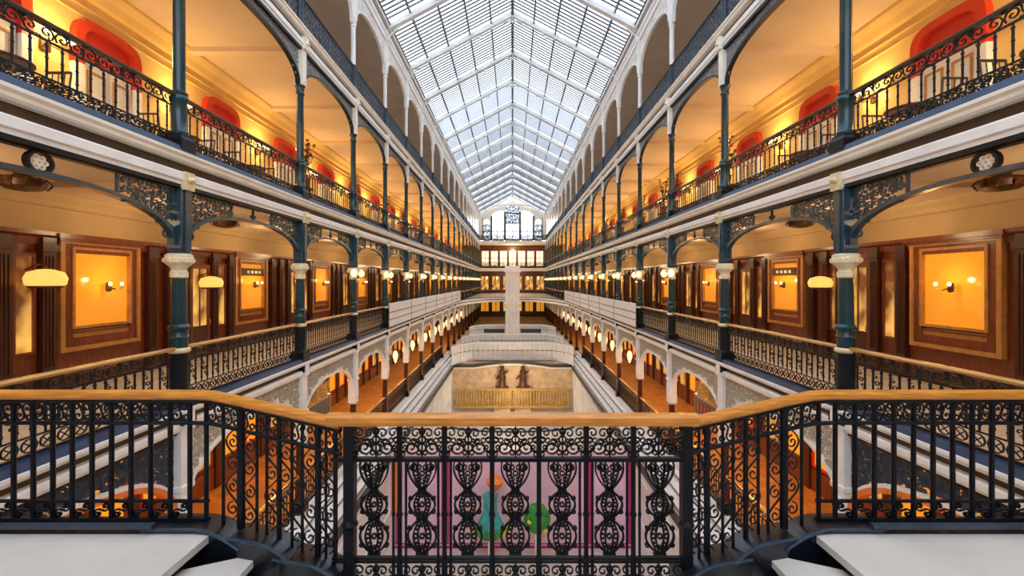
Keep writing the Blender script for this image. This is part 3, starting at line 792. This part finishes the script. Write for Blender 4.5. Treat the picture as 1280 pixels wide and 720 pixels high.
# far windows behind the middle cross gallery
for k in range(7):
    x=-5.4+k*1.8
    root=empty('display_window',(x,YF+3.9,0)); tag(root,f"{ORD[k]} lit cream shop window on the far end wall, counted from the left",'window','far end shop windows')
    f=MB(); f.box(-.75,.75,-.1,.05,5.3,5.4); f.box(-.75,.75,-.1,.05,8.3,8.4); f.box(-.75,-.65,-.1,.05,5.4,8.3); f.box(.65,.75,-.1,.05,5.4,8.3); f.box(-.04,.04,-.1,.05,5.4,8.3); f.box(-.65,.65,-.1,.05,6.9,7.0)
    fo=f.build('window_frame',M['honey'],root)
    MB().box(-.65,.65,-.02,.0,5.4,8.3).build('window_pane',M['lit_cream'],fo)
for nm,z_,m_ in (('main',-4.7,'interior'),('lower',-9.0,'amber')):
    for k in range(6):
        x=-5.5+k*2.2
        root=empty('glazed_shopfront',(x,YF+3.9,z_)); tag(root,f"{ORD[k]} dim amber shop window at the far end of the {nm} gallery, from the left",'window','far end amber windows')
        f=MB(); f.box(-.85,.85,-.1,.05,5.3,5.4); f.box(-.85,.85,-.1,.05,8.0,8.1); f.box(-.85,-.75,-.1,.05,5.4,8.0); f.box(.75,.85,-.1,.05,5.4,8.0); f.box(-.05,.05,-.1,.05,5.4,8.0)
        fo=f.build('window_frame',M['mahogd'],root)
        MB().box(-.75,.75,-.02,.0,5.4,8.0).build('window_pane',M[m_],fo)
for k in range(6):
    x=-5+k*2
    o=place(PL,(x,YF+1.5,4.9),0,f"{ORD[k]} teardrop pendant at the far end of the main gallery, from the left",group='far end pendants')
light('far_light',(0,YF+1.5,8.5),250,LW,.3); light('far_light',(0,YF+1,3.5),200,LW,.3); light('far_light',(0,66,-1.0),150,LW,.3)

struct(MB().box(-XW-.3,XW+.3,Y0-.3,Y0,-9.6,5.5),'wall_back',M['cream'])  # unseen end wall: blocks low sky reflections, kept low so light enters above
MB().box(-XW-.3,XW+.3,Y0-.1,Y0-.08,5.5,18.6).build('window_91',M['glass'])['kind']='structure'  # unseen rear glazing, added full width to let sky light in as fill
# gable window
root=empty('window_90',(0,YF+.3,0)); root['kind']='structure'
b=MB()
poly=[(-W,10.0),(-W,15.2),(0,18.6),(W,15.2),(W,10.0)]
# wall pieces around three arched lights
def gz(x): return 15.2+3.4*(1-abs(x)/W)
def lightsz(x):
    ax=abs(x)
    if ax<1.35: return 15.9+.9*math.sqrt(max(0,1-(ax/1.35)**2))
    if 1.75<ax<3.9: return 14.6+1.25*math.sqrt(max(0,1-((ax-1.75)/2.3)**2))
    if 4.3<ax<5.6: return 13.6+.6*math.sqrt(max(0,1-((ax-4.95)/.66)**2))
    return 10.2
xs=[-W+2*W*k/120 for k in range(121)]
for a,c in zip(xs[:-1],xs[1:]):
    m_=(a+c)/2; zl=lightsz(m_)
    b.box(a,c,0,.25,zl,gz(m_))
    if zl>10.3: b.box(a,c,0,.25,10.0,10.4)
b.build('gable_wall',M['cream'],root)
b=MB()
for x in (-1.4,1.4,-4.0,4.0): b.box(x-.15,x+.15,-.1,.1,10.2,15.6 if abs(x)<2 else 14.8)
for x in (-5.7,-2.9,2.9,5.7,0): b.box(x-.05,x+.05,-.05,.1,10.2,14.5)
b.box(-5.8,5.8,-.05,.1,11.8,11.95); b.box(-1.4,1.4,-.05,.1,13.3,13.5); b.box(-1.4,1.4,-.05,.1,15.2,15.4)
b.build('mullion',M['darkroof'],root)
b=MB(); lace(b,XZ,-1.3,1.3,13.4,16.8,.35,.08,.06,lambda u,v: v<lightsz(u)-.1); b.build('fan_lattice',M['iron'],root)
for a,c in ((-5.6,-4.3),(4.3,5.6)):
    b=MB(); lace(b,XZ,a,c,10.4,13.3,.4,.09,.06); b.build('side_lattice',M['iron'],root)
MB().box(-W,W,.12,.13,10.1,17.0).build('glass_pane',M['glass'],root)
root=empty('roof_arch',(0,YF-.1,0)); tag(root,'pale curved arch rib under the gable at the far end of the roof','arch')
b=MB(); q=[(W*math.cos(PI-PI*k/24)*.98,14.9+2.0*math.sin(PI*k/24)) for k in range(25)]; b.ribbon(q,.25,.2,XZ); b.build('arch_rib',M['white'],root)

# main gallery far end: bowed floor edge
def bow(y0,depth,hw,n=24): return [(hw*math.sin(-PI/2+PI*k/n), y0+depth*math.cos(-PI/2+PI*k/n)) for k in range(n+1)]
pts=bow(50.0,15.0,W-.1)
def bowed(pts,z0,z1,thick,m,name=None,parent=None):
    b=MB(); n=len(pts)
    for (xa,ya),(xb,yb) in zip(pts[:-1],pts[1:]):
        b.hexa([(xa,ya,z0),(xb,yb,z0),(xb,yb+thick,z0),(xa,ya+thick,z0),(xa,ya,z1),(xb,yb,z1),(xb,yb+thick,z1),(xa,ya+thick,z1)])
    if name: return b.build(name,m,parent)
    return trim(b,m)
bowed(pts,-.16,0,.3,M['white']); bowed(pts,-.30,-.16,.5,M['seam']); bowed(pts,-.55,-.30,.25,M['white'])
b=MB()
for (xa,ya),(xb,yb) in zip(pts[:-1],pts[1:]):
    b.hexa([(xa,ya+.2,-.12),(xb,yb+.2,-.12),(xb,YF+4,-.12),(xa,YF+4,-.12),(xa,ya+.2,-.02),(xb,yb+.2,-.02),(xb,YF+4,-.02),(xa,YF+4,-.02)])
struct(b,'floor_far_main',M['floor2'])
root=empty('balcony_railing'); tag(root,'bowed dark iron railing around the far end of the main gallery','railing')
bowed(pts,.05,.12,.06,M['iron'],'bottom_rail',root); bowed(pts,.85,.9,.06,M['iron'],'mid_rail',root); bowed(pts,1.1,1.16,.1,M['brass'],'handrail',root)
b=MB()
for k in range(len(pts)-1):
    (xa,ya),(xb,yb)=pts[k],pts[k+1]; L=math.hypot(xb-xa,yb-ya); m_=max(1,int(L/.22))
    for j in range(m_):
        t=j/m_; b.box(xa+(xb-xa)*t-.02,xa+(xb-xa)*t+.02,ya+(yb-ya)*t,ya+(yb-ya)*t+.04,.1,1.1)
b.build('baluster_lattice',M['iron'],root)

# tall pale stone pylon in the middle
root=empty('stone_pylon',(0,48,0)); tag(root,'tall pale fluted pylon rising in the middle of the far end','pylon')
MB().box(-.75,.75,-.75,.75,-9.6,3.35).build('shaft',M['cream'],root)
b=MB()
for k in range(4): b.box(-.62+k*.36,-.46+k*.36,-.80,-.75,-.6,3.0); b.box(-.62+k*.36,-.46+k*.36,-.80,-.75,-4.3,-.9)
b.build('fluting',M['white'],root)
b=MB(); b.box(-.9,.9,-.9,.9,3.35,3.5); b.box(-.8,.8,-.8,.8,3.5,4.0); b.box(-.88,.88,-.88,.88,.0,.12); b.box(-.88,.88,-.88,.88,-.7,-.5); b.build('moulding',M['white'],root)

# terraces of the far staircase
def chamfer(hw,y,c,n): return [(-hw,y-c*1.6),(-hw+c*.35,y-c*.7),(-hw+c,y),(hw-c,y),(hw-c*.35,y-c*.7),(hw,y-c*1.6)]
def terrace(name,label,hw,y,c,z0,z1,band):
    root=empty(name); tag(root,label,'terrace')
    p=chamfer(hw,y,c,0)
    bowed(p,z0,z0+.25,.5,M['lower'],'base_course',root); bowed(p,z1-.12,z1,.55,M['white'],'coping',root)
    q=[(x,yy+.15) for x,yy in p]; bowed(q,z0+.25,z1-.12,.3,M['lower'],'wall_face',root)
    b=MB()
    for (xa,ya),(xb,yb) in zip(p[:-1],p[1:]):
        L=math.hypot(xb-xa,yb-ya); m_=max(1,int(L/.45))
        for j in range(m_):
            t=(j+.5)/m_; x=xa+(xb-xa)*t; yy=ya+(yb-ya)*t; b.box(x-.07,x+.07,yy+.02,yy+.16,z0+.25,z1-.12)
    b.build('panel_ribs_relief',M['white'],root)
    q=[(x,yy+.02) for x,yy in p]
    bowed(q,z0+(z1-z0)*.55,z0+(z1-z0)*.55+.05,.2,M['seam'],'string_line',root)
    return root
terrace('stair_terrace','lower white chamfered terrace front of the far staircase',5.5,43,1.7,-5.2,-3.55,0)
terrace('stair_terrace','middle white terrace front between the other two on the far staircase',5.0,46.6,1.6,-4.59,-3.15,0)
UT=terrace('stair_terrace','upper white terrace front above the lower one on the far staircase',4.6,50,1.5,-3.6,-2.5,0)
for sg in (-1,1): MB().box(sg*2.2-1.3,sg*2.2+1.3,49.9,50.05,-3.35,-2.95).build('slot_opening',M['darkroof'],UT)
struct(MB().box(-XW,XW,43.5,YF+4,-4.75,-4.6),'floor_lower_far',M['marble'])
# ochre end wall of the basement
struct(MB().box(-5.6,5.6,42,42.3,-9.6,-5.2),'wall_basement_far',M['ochre']); struct(MB().box(-7,7,44.0,44.3,-9.6,-4.6),'wall_lower_far',M['lower'])
root=empty('arched_valance',(0,41.8,0)); tag(root,'pale shallow arch trim with dark edge over the ochre end wall','trim')
q=[(-5.5+11*k/30,-5.5+.35*max(0,math.cos(((-5.5+11*k/30)/3.6)*PI/2) if abs(-5.5+11*k/30)<3.6 else 0)) for k in range(31)]
MB().ribbon([(u,v-.0) for u,v in q],.22,.4,XZ).build('dark_edge',M['darkroof'],root)
MB().ribbon([(u,v-.2) for u,v in q],.16,.3,XZ).build('pale_edge',M['white'],root)
root=empty('gold_balustrade',(0,41,0)); tag(root,'low gilded balustrade in front of the ochre end wall','railing')
MB().box(-5.2,5.2,-.1,.1,-7.6,-7.45).build('top_rail',M['goldlace'],root); MB().box(-5.2,5.2,-.1,.1,-9.2,-9.0).build('bottom_rail',M['goldlace'],root)
b=MB()
for k in range(40): b.lathe([(.04,-9.0),(.11,-8.6),(.05,-8.1),(.09,-7.8),(.04,-7.6)],6,(-5.1+k*.261,0,0))
b.build('baluster_lattice',M['goldlace'],root)
for sg,nm in ((-1,'left'),(1,'right')):
    root=empty('bronze_statue',(sg*.95,41.4,-7.45+.0)); tag(root,f'dark bronze statue, {nm} one of the pair before the ochre wall','statue','pair of bronze statues')
    MB().box(-.6,.6,-.2,.2,0,.15).build('plinth',M['bronze'],root)
    b=MB(); b.lathe([(.42,.15),(.3,.6),(.36,1.0),(.25,1.3),(.3,1.5),(.16,1.7),(.2,1.85),(.12,2.0)],10); b.tube([(.25,0,1.3),(.55,0,1.6)],.08,6); b.tube([(-.25,0,1.2),(-.6,0,.8)],.08,6)
    b.build('body',M['bronze'],root)
    o=MB().box(-.75,.75,-.25,.25,0,2.15).build('plinth_block',M['ochre'],loc=(sg*.95,41.4,-9.6)); tag(o,f'ochre block under the {nm} bronze statue','plinth')
light('basement_light',(0,38,-6.5),160,(1,.75,.45),.3)
# curved white bench/stage at the foot of the end wall
root=empty('curved_stage',(0,37.0,0)); tag(root,'low curved white stage below the gilded balustrade','stage')
p=[(5.0*math.sin(-PI/2+PI*k/20), -1.4*math.cos(-PI/2+PI*k/20)) for k in range(21)]
b=MB(); b.prism(p,lambda u,v,d:(u,v,d),-9.6,-9.2); b.build('platform',M['white'],root)
MB().prism([(x*1.03,y*1.05-.05) for x,y in p],lambda u,v,d:(u,v,d),-9.6,-9.5).build('step',M['darkroof'],root)

# pink display wall on the basement floor
root=empty('display_panel',(0,20.0,-9.6)); tag(root,'large pale pink display wall with magenta border seen through the centre railing','display')
MB().box(-5.45,5.45,0,.12,0,4.4).build('board',M['pink'],root)
b=MB(); b.box(-5.3,5.3,-.03,0,.10,.2); b.box(-5.3,5.3,-.03,0,.28,.32); b.build('border',M['magenta'],root)
for x in (-5.15,-3.1,3.25,3.45,5.2,-2.9): MB().box(x-.07,x+.07,-.05,0,.3,4.4).build('stripe',M['magenta'],root)
MB().box(-5.4,-5.0,-.06,0,1.6,4.0).build('orange_strip',M['orange'],root)
root=empty('vase_sculpture',(-.95,19.1,-9.6)); tag(root,'turquoise and green vase sculpture with yellow rim before the pink wall','sculpture')
MB().lathe([(.3,1.2),(.55,1.5),(.5,1.8),(.3,2.2),(.28,2.7),(.35,2.9)],16).build('vase',M['tealpaint'],root,smooth=True)
MB().lathe([(.25,1.15),(.55,1.25),(.64,1.5),(.6,1.6)],16).build('base_band',M['green'],root,smooth=True)
b=MB(); b.ribbon([(-.75,2.6),(-.8,2.0),(-.72,1.4),(-.4,1.1),(.4,1.1),(.75,1.4),(.85,2.0),(.8,2.7)],.18,.06,XZ); b.build('handle',M['yellow'],root)
MB().lathe([(.12,3.1),(.3,3.3),(.4,3.5),(.15,3.7),(.05,3.75)],12,(.2,0,0)).build('flower_head',M['orange'],root)
MB().lathe([(.3,0),(.3,.1),(.1,.2),(.1,1.2)],12).build('stand',M['white'],root)
root=empty('gourd_sculpture',(1.05,19.1,-9.6)); tag(root,'round green gourd sculpture with yellow spots before the pink wall','sculpture')
b=MB()
b.lathe([(.1,1.35),(.4,1.45),(.58,1.8),(.55,2.1),(.35,2.4),(.08,2.45)],12)
b.build('body',M['green'],root,smooth=True)
for k in range(5):
    a=k*2*PI/5+.3; MB().lathe([(.0,-.1),(.12,-.03),(.12,.05),(0,.12)],8,(.52*math.cos(a),.52*math.sin(a)*.8-.05,1.75+.2*math.sin(a*2))).build('lobe',M['yellow'],root)
MB().lathe([(.28,0),(.28,.1),(.1,.2),(.1,1.35)],12).build('stand',M['white'],root)

# hanging ornate signs in the third lower arch
for side,sg in (('left',-1),('right',1)):
    root=empty('hanging_sign',(sg*6.75,15.6,0)); tag(root,f'ornate dark hanging sign framed in amber in the {side} lower arch','sign')
    b=MB(); b.box(-.05,.05,-.85,.85,-2.35,-1.75); b.build('board',M['mahogd'],root)
    frame_mb(.06,-.9,.9,-2.42,-1.7,.07,.12).build('gilt_frame',M['honey'],root)
    b=MB(); lace(b,YZ,-.85,.85,-1.68,-1.25,.22,.03,.05); b.build('crest_lattice',M['goldlace'],root)
    b=MB()
    for k in range(5): b.box(-.07,-.05,-.6+k*.26,-.45+k*.26,-2.2,-1.95)
    b.build('lettering',M['redor'],root)
    b=MB(); b.tube([(0,-.5,-1.25),(0,-.5,-.42)],.012,5); b.tube([(0,.5,-1.25),(0,.5,-.42)],.012,5); b.build('hanger',M['iron'],root)

# ------------------------------------------------------------------ front stair, landings, curved railing
def H(y_px,Y): return EYE-(y_px-351)/560*Y
def X(x_px,Y): return (x_px-640)/560*Y
ZL=EYE-1.77
for side,sg in (('left',-1),('right',1)):
    def bx(b,xa,xb,y0,y1,z0,z1): return b.box(min(sg*xa,sg*xb),max(sg*xa,sg*xb),y0,y1,z0,z1)
    root=empty('stair_landing',(0,0,0)); tag(root,f'white marble side landing at the {side} of the front stair','landing')
    bx(MB(),2.11,5.2,-1.0,3.13,ZL-.05,ZL).build('slab',M['marble'],root)
    bx(MB(),2.16,5.2,-1.0,3.08,ZL-.6,ZL-.05).build('dark_substructure',M['curb'],root)
    b=MB(); b.hexa([(sg*2.11,-1,ZL-.05),(sg*2.16,-1,ZL-.09),(sg*2.16,3.10,ZL-.09),(sg*2.11,3.13,ZL-.05),(sg*2.14,-1,ZL-.05),(sg*2.2,-1,ZL-.05),(sg*2.2,3.1,ZL-.05),(sg*2.14,3.13,ZL-.05)])
    b.build('nosing',M['marble'],root)
    Xs=[2.11,1.75,1.467,1.2]
    for k in (1,2,3):
        z=ZL-.12*k; xo,xi=Xs[k-1],Xs[k]
        root=empty('stair_tread'); tag(root,f'{ORD[k-1]} white marble tread below the {side} landing','stair tread','front stair treads')
        b=MB(); P4=[(sg*xi,3.11),(sg*(xo+.05),2.93),(sg*(xo+.05),.2),(sg*xi,.2)]
        b.prism(P4,lambda u,v,d:(u,v,d),z-.045,z); b.build('slab',M['marble'],root)
        b=MB(); P5=[(sg*(xi+.04),3.08),(sg*(xo+.05),2.9),(sg*(xo+.05),.2),(sg*(xi+.04),.2)]
        b.prism(P5,lambda u,v,d:(u,v,d),z-.12,z-.045); b.build('riser',M['curb'],root)
    # stepped rounded stringer (curb) behind the treads
    def diag(x): # Y of the railing line at |X|=x
        if x>=2.19: return 3.25
        return 3.0+.25*max(0,(x-1.15))/1.04
    root=empty('stair_stringer'); tag(root,f'black stepped stringer with rounded scroll ends beside the {side} treads','stringer')
    def blob(x0,x1,ztop,zb):
        n=10; b=MB()
        for j in range(n):
            a0=x0+(x1-x0)*j/n; a1=x0+(x1-x0)*(j+1)/n
            zt=lambda x: ztop-.0-.10*max(0,((x0-x)/(x0-x1)-.45)/.55)**2
            ya,yb=diag(a0),diag(a1)
            b.hexa([(sg*a0,ya-.12,zb),(sg*a1,yb-.12,zb),(sg*a1,yb+.1,zb),(sg*a0,ya+.1,zb),(sg*a0,ya-.12,zt(a0)),(sg*a1,yb-.12,zt(a1)),(sg*a1,yb+.1,zt(a1)),(sg*a0,ya+.1,zt(a0))])
            q=[]
        b.build('stringer_block',M['curb'],root)
        e=MB(); pts=[(sg*(x0+(x1-x0)*j/12),diag(x0+(x1-x0)*j/12)-.12,ztop-.10*max(0,(j/12-.45)/.55)**2) for j in range(13)]
        e.tube(pts,.012,6); e.build('bead_moulding',M['bluegrey'],root)
    blob(2.6,1.86,H(655,3.2),.1); blob(1.95,1.47,H(671,3.1),.0); blob(1.6,1.08,H(698,3.0),-.1)
    bx(MB(),2.61,5.2,3.145,3.36,ZL-.5,H(658,3.25)).build('curb_beam',M['curb'],root)
    bx(MB(),2.5,5.2,3.10,3.14,H(662,3.1),H(657,3.1)).build('bead_moulding',M['bluegrey'],root)
    # side railing --------------------------------------------------
    root=empty('stair_railing'); tag(root,f'black iron railing with golden oak handrail on the {side} landing','railing')
    zt=EYE-.795
    path=[(5.2,3.25,zt),(3.5,3.25,zt),(2.5,3.25,zt),(2.3,3.25,zt),(2.17,3.24,zt-.003),(2.05,3.22,zt-.02),(1.6,3.11,zt-.075),(1.27,3.03,EYE-.912),(1.15,3.0,EYE-.925)]
    b=MB(); b.tube([(sg*x,y,z-.032) for x,y,z in path],.038,12); b.build('handrail',M['oakrail'],root,smooth=True)
    b=MB(); b.tube([(sg*x,y,z-.075) for x,y,z in path],.018,6); b.build('under_rail',M['ironfront'],root)
    def railz(x):
        for (xa,ya,za),(xb,yb,zb) in zip(path[:-1],path[1:]):
            if xb<=x<=xa: t=(xa-x)/(xa-xb+1e-9); return za+(zb-za)*t
        return path[-1][2]
    # mid rail, lower rail following
    b=MB(); b.tube([(sg*x,y,z-.235) for x,y,z in path],.015,6); b.build('mid_rail',M['ironfront'],root)
    zb0=H(652,3.25)
    b=MB(); b.box(min(sg*5.2,sg*2.2),max(sg*5.2,sg*2.2),3.235,3.265,zb0,zb0+.03); b.box(min(sg*5.2,sg*2.2),max(sg*5.2,sg*2.2),3.24,3.26,zb0+.14,zb0+.16); b.build('bottom_rail',M['ironfront'],root)
    x=2.34; 
    pbm=MB(); pbm.lathe([(.022,0),(.0165,.02),(.0165,.90),(.02,.94)],8)
    me=None
    while x<5.1:
        if me is None: o=pbm.build('baluster',M['ironfront'],root); me=o.data
        else: o=bpy.data.objects.new('baluster',me); C.objects.link(o); o.parent=root
        o.location=(sg*x,3.25,zb0-.02); x+=.142
    # scroll friezes between the bars
    b=MB(); pl_=lambda u,v,d:(sg*u,3.25+d,v)
    x=2.34
    while x<5.0:
        c=x+.071
        cell_scroll(b,pl_,c,zt-.155,.15,.011,.012,1)
        x+=.142
    b.build('scroll_frieze_lattice',M['ironfront'],root)
    b=MB(); x=2.34
    while x<5.0:
        cell_scroll(b,pl_,x+.071,zb0+.085,.13,.011,.012,-1); x+=.142
    b.build('scroll_frieze_lattice',M['ironfront'],root)
    # diagonal part: plain bars, thick posts, scroll columns
    zbase=lambda x: H(655,3.2)-.02 if x>1.9 else (H(671,3.1)-.02 if x>1.52 else H(698,3.0)-.03)
    for x,r in ((1.93,.028),(2.22,.016),(1.62,.018),(1.32,.022),(1.19,.016),(2.08,.012),(1.80,.011),(1.72,.011),(1.52,.011),(1.44,.011),(1.26,.010)):
        b=MB().tube([(sg*x,diag(x),zbase(x)),(sg*x,diag(x),railz(x)-.06)],r,8); b.build('post' if r>.015 else 'baluster',M['ironfront'],root)
    b=MB(); pd=lambda u,v,d:(sg*u,diag(u)+d,v)
    u=2.15
    while u>1.2:
        z=railz(u)-.155; cell_scroll(b,pd,u,z,.15,.011,.012,1); u-=.135
    b.build('scroll_frieze_lattice',M['ironfront'],root)
    b=MB()
    for u in (2.0,1.86,1.68,1.57,1.48,1.38,1.29,1.23):
        z0_,z1_=zbase(u)+.05,railz(u)-.25; n=4; hh=(z1_-z0_)/n
        for j in range(n):
            zc=z0_+(j+.5)*hh
            b.ribbon(spiral(u,zc,.05,PI/2,1.3,1 if j%2 else -1),.008,.012,pd)
            b.ribbon([(u+.055*math.sin(t*PI)*(1 if j%2 else -1),z0_+j*hh+t*hh) for t in [q/8 for q in range(9)]],.009,.012,pd)
    b.build('scroll_column_lattice',M['ironfront'],root)

# centre railing ------------------------------------------------------
root=empty('stair_railing',(0,3.0,0)); tag(root,'central black wrought iron railing panel with bulging scroll columns and oak handrail','railing')
Yc=3.0; zt=H(517,Yc)
hx=X(865,Yc)
b=MB(); b.prism([(-.035,-.075),(.035,-.075),(.045,-.05),(.045,-.02),(.025,0),(-.025,0),(-.045,-.02),(-.045,-.05)],lambda u,v,d:(d,u,v+zt),-hx-.03,hx+.03); b.build('handrail',M['oakrail'],root)
zmid=H(574,Yc); zlow=H(697,Yc); zbot=H(745,Yc)
b=MB(); b.box(-hx,hx,-.02,.02,zmid-.012,zmid+.012); b.build('mid_rail',M['ironfront'],root)
b=MB(); b.box(-hx,hx,-.015,.015,zlow-.006,zlow+.006); b.box(-hx,hx,-.015,.015,zlow-.03,zlow-.02); b.build('lower_rail',M['ironfront'],root)
b=MB(); b.box(-hx,hx,-.03,.03,zbot-.03,zbot); b.build('bottom_rail',M['ironfront'],root)
for xp in (437,857):
    x=X(xp,Yc); b=MB().sqlathe([(.034,zbot-.1),(.034,zt-.075)],(x,0,0)); b.lathe([(.03,-.04),(.055,0),(.03,.04)],10,(x,0,H(655,Yc))); b.build('newel_post',M['ironfront'],root)
bars=[499,555,614.5,673,732,791]
for q,xp in enumerate(bars):
    x=X(xp,Yc)
    b=MB().box(x-.017,x+.017,-.015,.015,zmid,zt-.07); b.build('frieze_post',M['ironfront'],root)
    offs=(-.042,0,.042) if q in (0,1,4,5) else (0,)
    for o_ in offs:
        r=.016 if (o_==0) else .009
        MB().lathe([(r*1.3,zbot),(r*1.3,zlow),(r,zlow+.02),(r,(zlow+zmid)/2-.06),(r*1.5,(zlow+zmid)/2-.04),(r,(zlow+zmid)/2-.02),(r,zmid)],8,(x+o_,0,0)).build('baluster',M['ironfront'],root)
orn=[467,527,584,643.5,702,761,824]
def lens(b,cx,z0,z1,w,plane,t,d):
    """one bulging cage: two outer curves, inner curves, eyes"""
    N=14; h=z1-z0
    for f in (1,.62,.28):
        for sg in (-1,1):
            b.ribbon([(cx+sg*w*f*math.sin(PI*k/N)**.75, z0+h*(k/N)) for k in range(N+1)],t if f==1 else t*.75,d,plane)
    zc=(z0+z1)/2
    for f in (-.62,0,.62):
        b.ribbon(circ(cx+f*w*.75,zc,w*.17,8),t*.7,d,plane,True)
    for sg in (-1,1):
        for q in (.26,.74):
            b.ribbon(circ(cx+sg*w*.33,z0+h*q,w*.15,8),t*.7,d,plane,True)
            b.ribbon(spiral(cx+sg*w*.9,z0+h*q+.0,w*.2,PI/2+sg*PI/2,1.1,sg,8),t*.7,d,plane)
    b.ribbon(circ(cx,z0+h*.18,w*.12,7),t*.7,d,plane,True); b.ribbon(circ(cx,z1-h*.18,w*.12,7),t*.7,d,plane,True)
    b.ribbon([(cx-w*.45,z0),(cx+w*.45,z0)],t,d*1.1,plane)
for xp in orn:
    x=X(xp,Yc); b=MB(); w=.094
    zs_=[H(p,Yc) for p in (697,652,643,612,576)]
    lens(b,x,H(692,Yc),H(648,Yc),w,XZ,.013,.018)
    lens(b,x,H(648,Yc),H(613,Yc),w*.92,XZ,.013,.018)
    # upper tulip, open at the top
    z0,z1=H(613,Yc),H(577,Yc)
    for f in (1,.65,.3):
        for sg in (-1,1):
            b.ribbon([(x+sg*w*f*(math.sin(PI*.62*k/10)**.8), z0+(z1-z0)*k/10) for k in range(11)],.010,.018,XZ)
    for j in range(4):
        for i in range(-j,j+1,2):
            b.ribbon(circ(x+i*.022,z0+.035+j*.04,.016,7),.008,.018,XZ,True)
    for sg in (-1,1): b.ribbon(spiral(x+sg*w*.62,z1-.04,.03,PI/2,1.2,sg,10),.009,.018,XZ)
    b.ribbon([(x-.03,z0),(x+.03,z0)],.014,.022,XZ)
    b.build('scroll_column_lattice',M['ironfront'],root)
# upper and lower scroll friezes, one panel between each pair of posts
edges=[440]+bars+[854]
for a,c in zip(edges[:-1],edges[1:]):
    xa,xb=X(a,Yc)+.012,X(c,Yc)-.012; cx=(xa+xb)/2; w=(xb-xa)/2
    for (z0,z1) in ((zmid+.012,zt-.075),(zbot,zlow-.03)):
        b=MB(); h=z1-z0
        for sg in (-1,1):
            b.ribbon(spiral(cx+sg*w*.52,z0+h*.30,h*.26,PI/2,1.6,sg,18),.009,.014,XZ)
            b.ribbon(spiral(cx+sg*w*.78,z0+h*.76,h*.2,-PI/2,1.4,sg,16),.008,.014,XZ)
            b.ribbon(spiral(cx+sg*w*.30,z0+h*.74,h*.2,-PI/2,1.4,-sg,16),.008,.014,XZ)
            b.ribbon(spiral(cx+sg*w*.84,z0+h*.3,h*.17,PI/2,1.4,-sg,14),.008,.014,XZ)
            for (fx,fz) in ((.15,.15),(.68,.52),(.9,.55),(.4,.5),(.22,.42),(.95,.1)):
                b.ribbon(circ(cx+sg*w*fx,z0+h*fz,h*.075,7),.008,.014,XZ,True)
            b.ribbon([(cx+sg*w*(.02+.95*t),z0+h*(.12+.3*math.sin(t*PI))) for t in [q/8 for q in range(9)]],.008,.014,XZ)
        for q in range(3): b.ribbon(circ(cx,z0+h*(.3+.25*q),h*(.13-.02*q),8),.010,.016,XZ,True)
        b.ribbon([(cx,z0),(cx,z1)],.010,.014,XZ)
        b.build('scroll_frieze_lattice',M['ironfront'],root)
# centre landing below
root=empty('stair_landing'); tag(root,'small dark centre landing behind the wrought iron panel','landing')
MB().box(-1.2,1.2,-1.0,3.1,ZL-.66,ZL-.6).build('slab',M['marble'],root)
MB().box(-1.25,1.25,2.9,3.12,ZL-.9,ZL-.6).build('edge_beam',M['curb'],root)

# ------------------------------------------------------------------ light
w=bpy.data.worlds.new('sky'); S.world=w; w.use_nodes=True
nt=w.node_tree; N=nt.nodes; L=nt.links
bg=N['Background']; tc=N.new('ShaderNodeTexCoord'); no=N.new('ShaderNodeTexNoise'); no.inputs['Scale'].default_value=2.5; no.inputs['Detail'].default_value=5
rp=N.new('ShaderNodeValToRGB'); rp.color_ramp.elements[0].position=.35; rp.color_ramp.elements[1].position=.65
rp.color_ramp.elements[0].color=(.74,.82,.93,1); rp.color_ramp.elements[1].color=(1,1,1,1)
L.new(tc.outputs['Generated'],no.inputs['Vector']); L.new(no.outputs['Fac'],rp.inputs[0]); L.new(rp.outputs[0],bg.inputs[0])
bg.inputs[1].default_value=2.0

cam=bpy.data.cameras.new('camera'); co=bpy.data.objects.new('camera',cam); C.objects.link(co)
co.location=(0,0,EYE); co.rotation_euler=(PI/2,0,0)
cam.sensor_width=36; cam.lens=560/1280*36; cam.shift_x=-.0005; cam.shift_y=-9/1280; cam.clip_start=.05; cam.clip_end=400
S.camera=co
S.view_settings.view_transform='Standard'; S.view_settings.look='None'; S.view_settings.gamma=1; S.view_settings.use_curve_mapping=False
S.view_settings.exposure=1.15
S.cycles.max_bounces=8; S.cycles.diffuse_bounces=5; S.cycles.transparent_max_bounces=12
S.cycles.use_denoising=True
S.cycles.sample_clamp_indirect=4
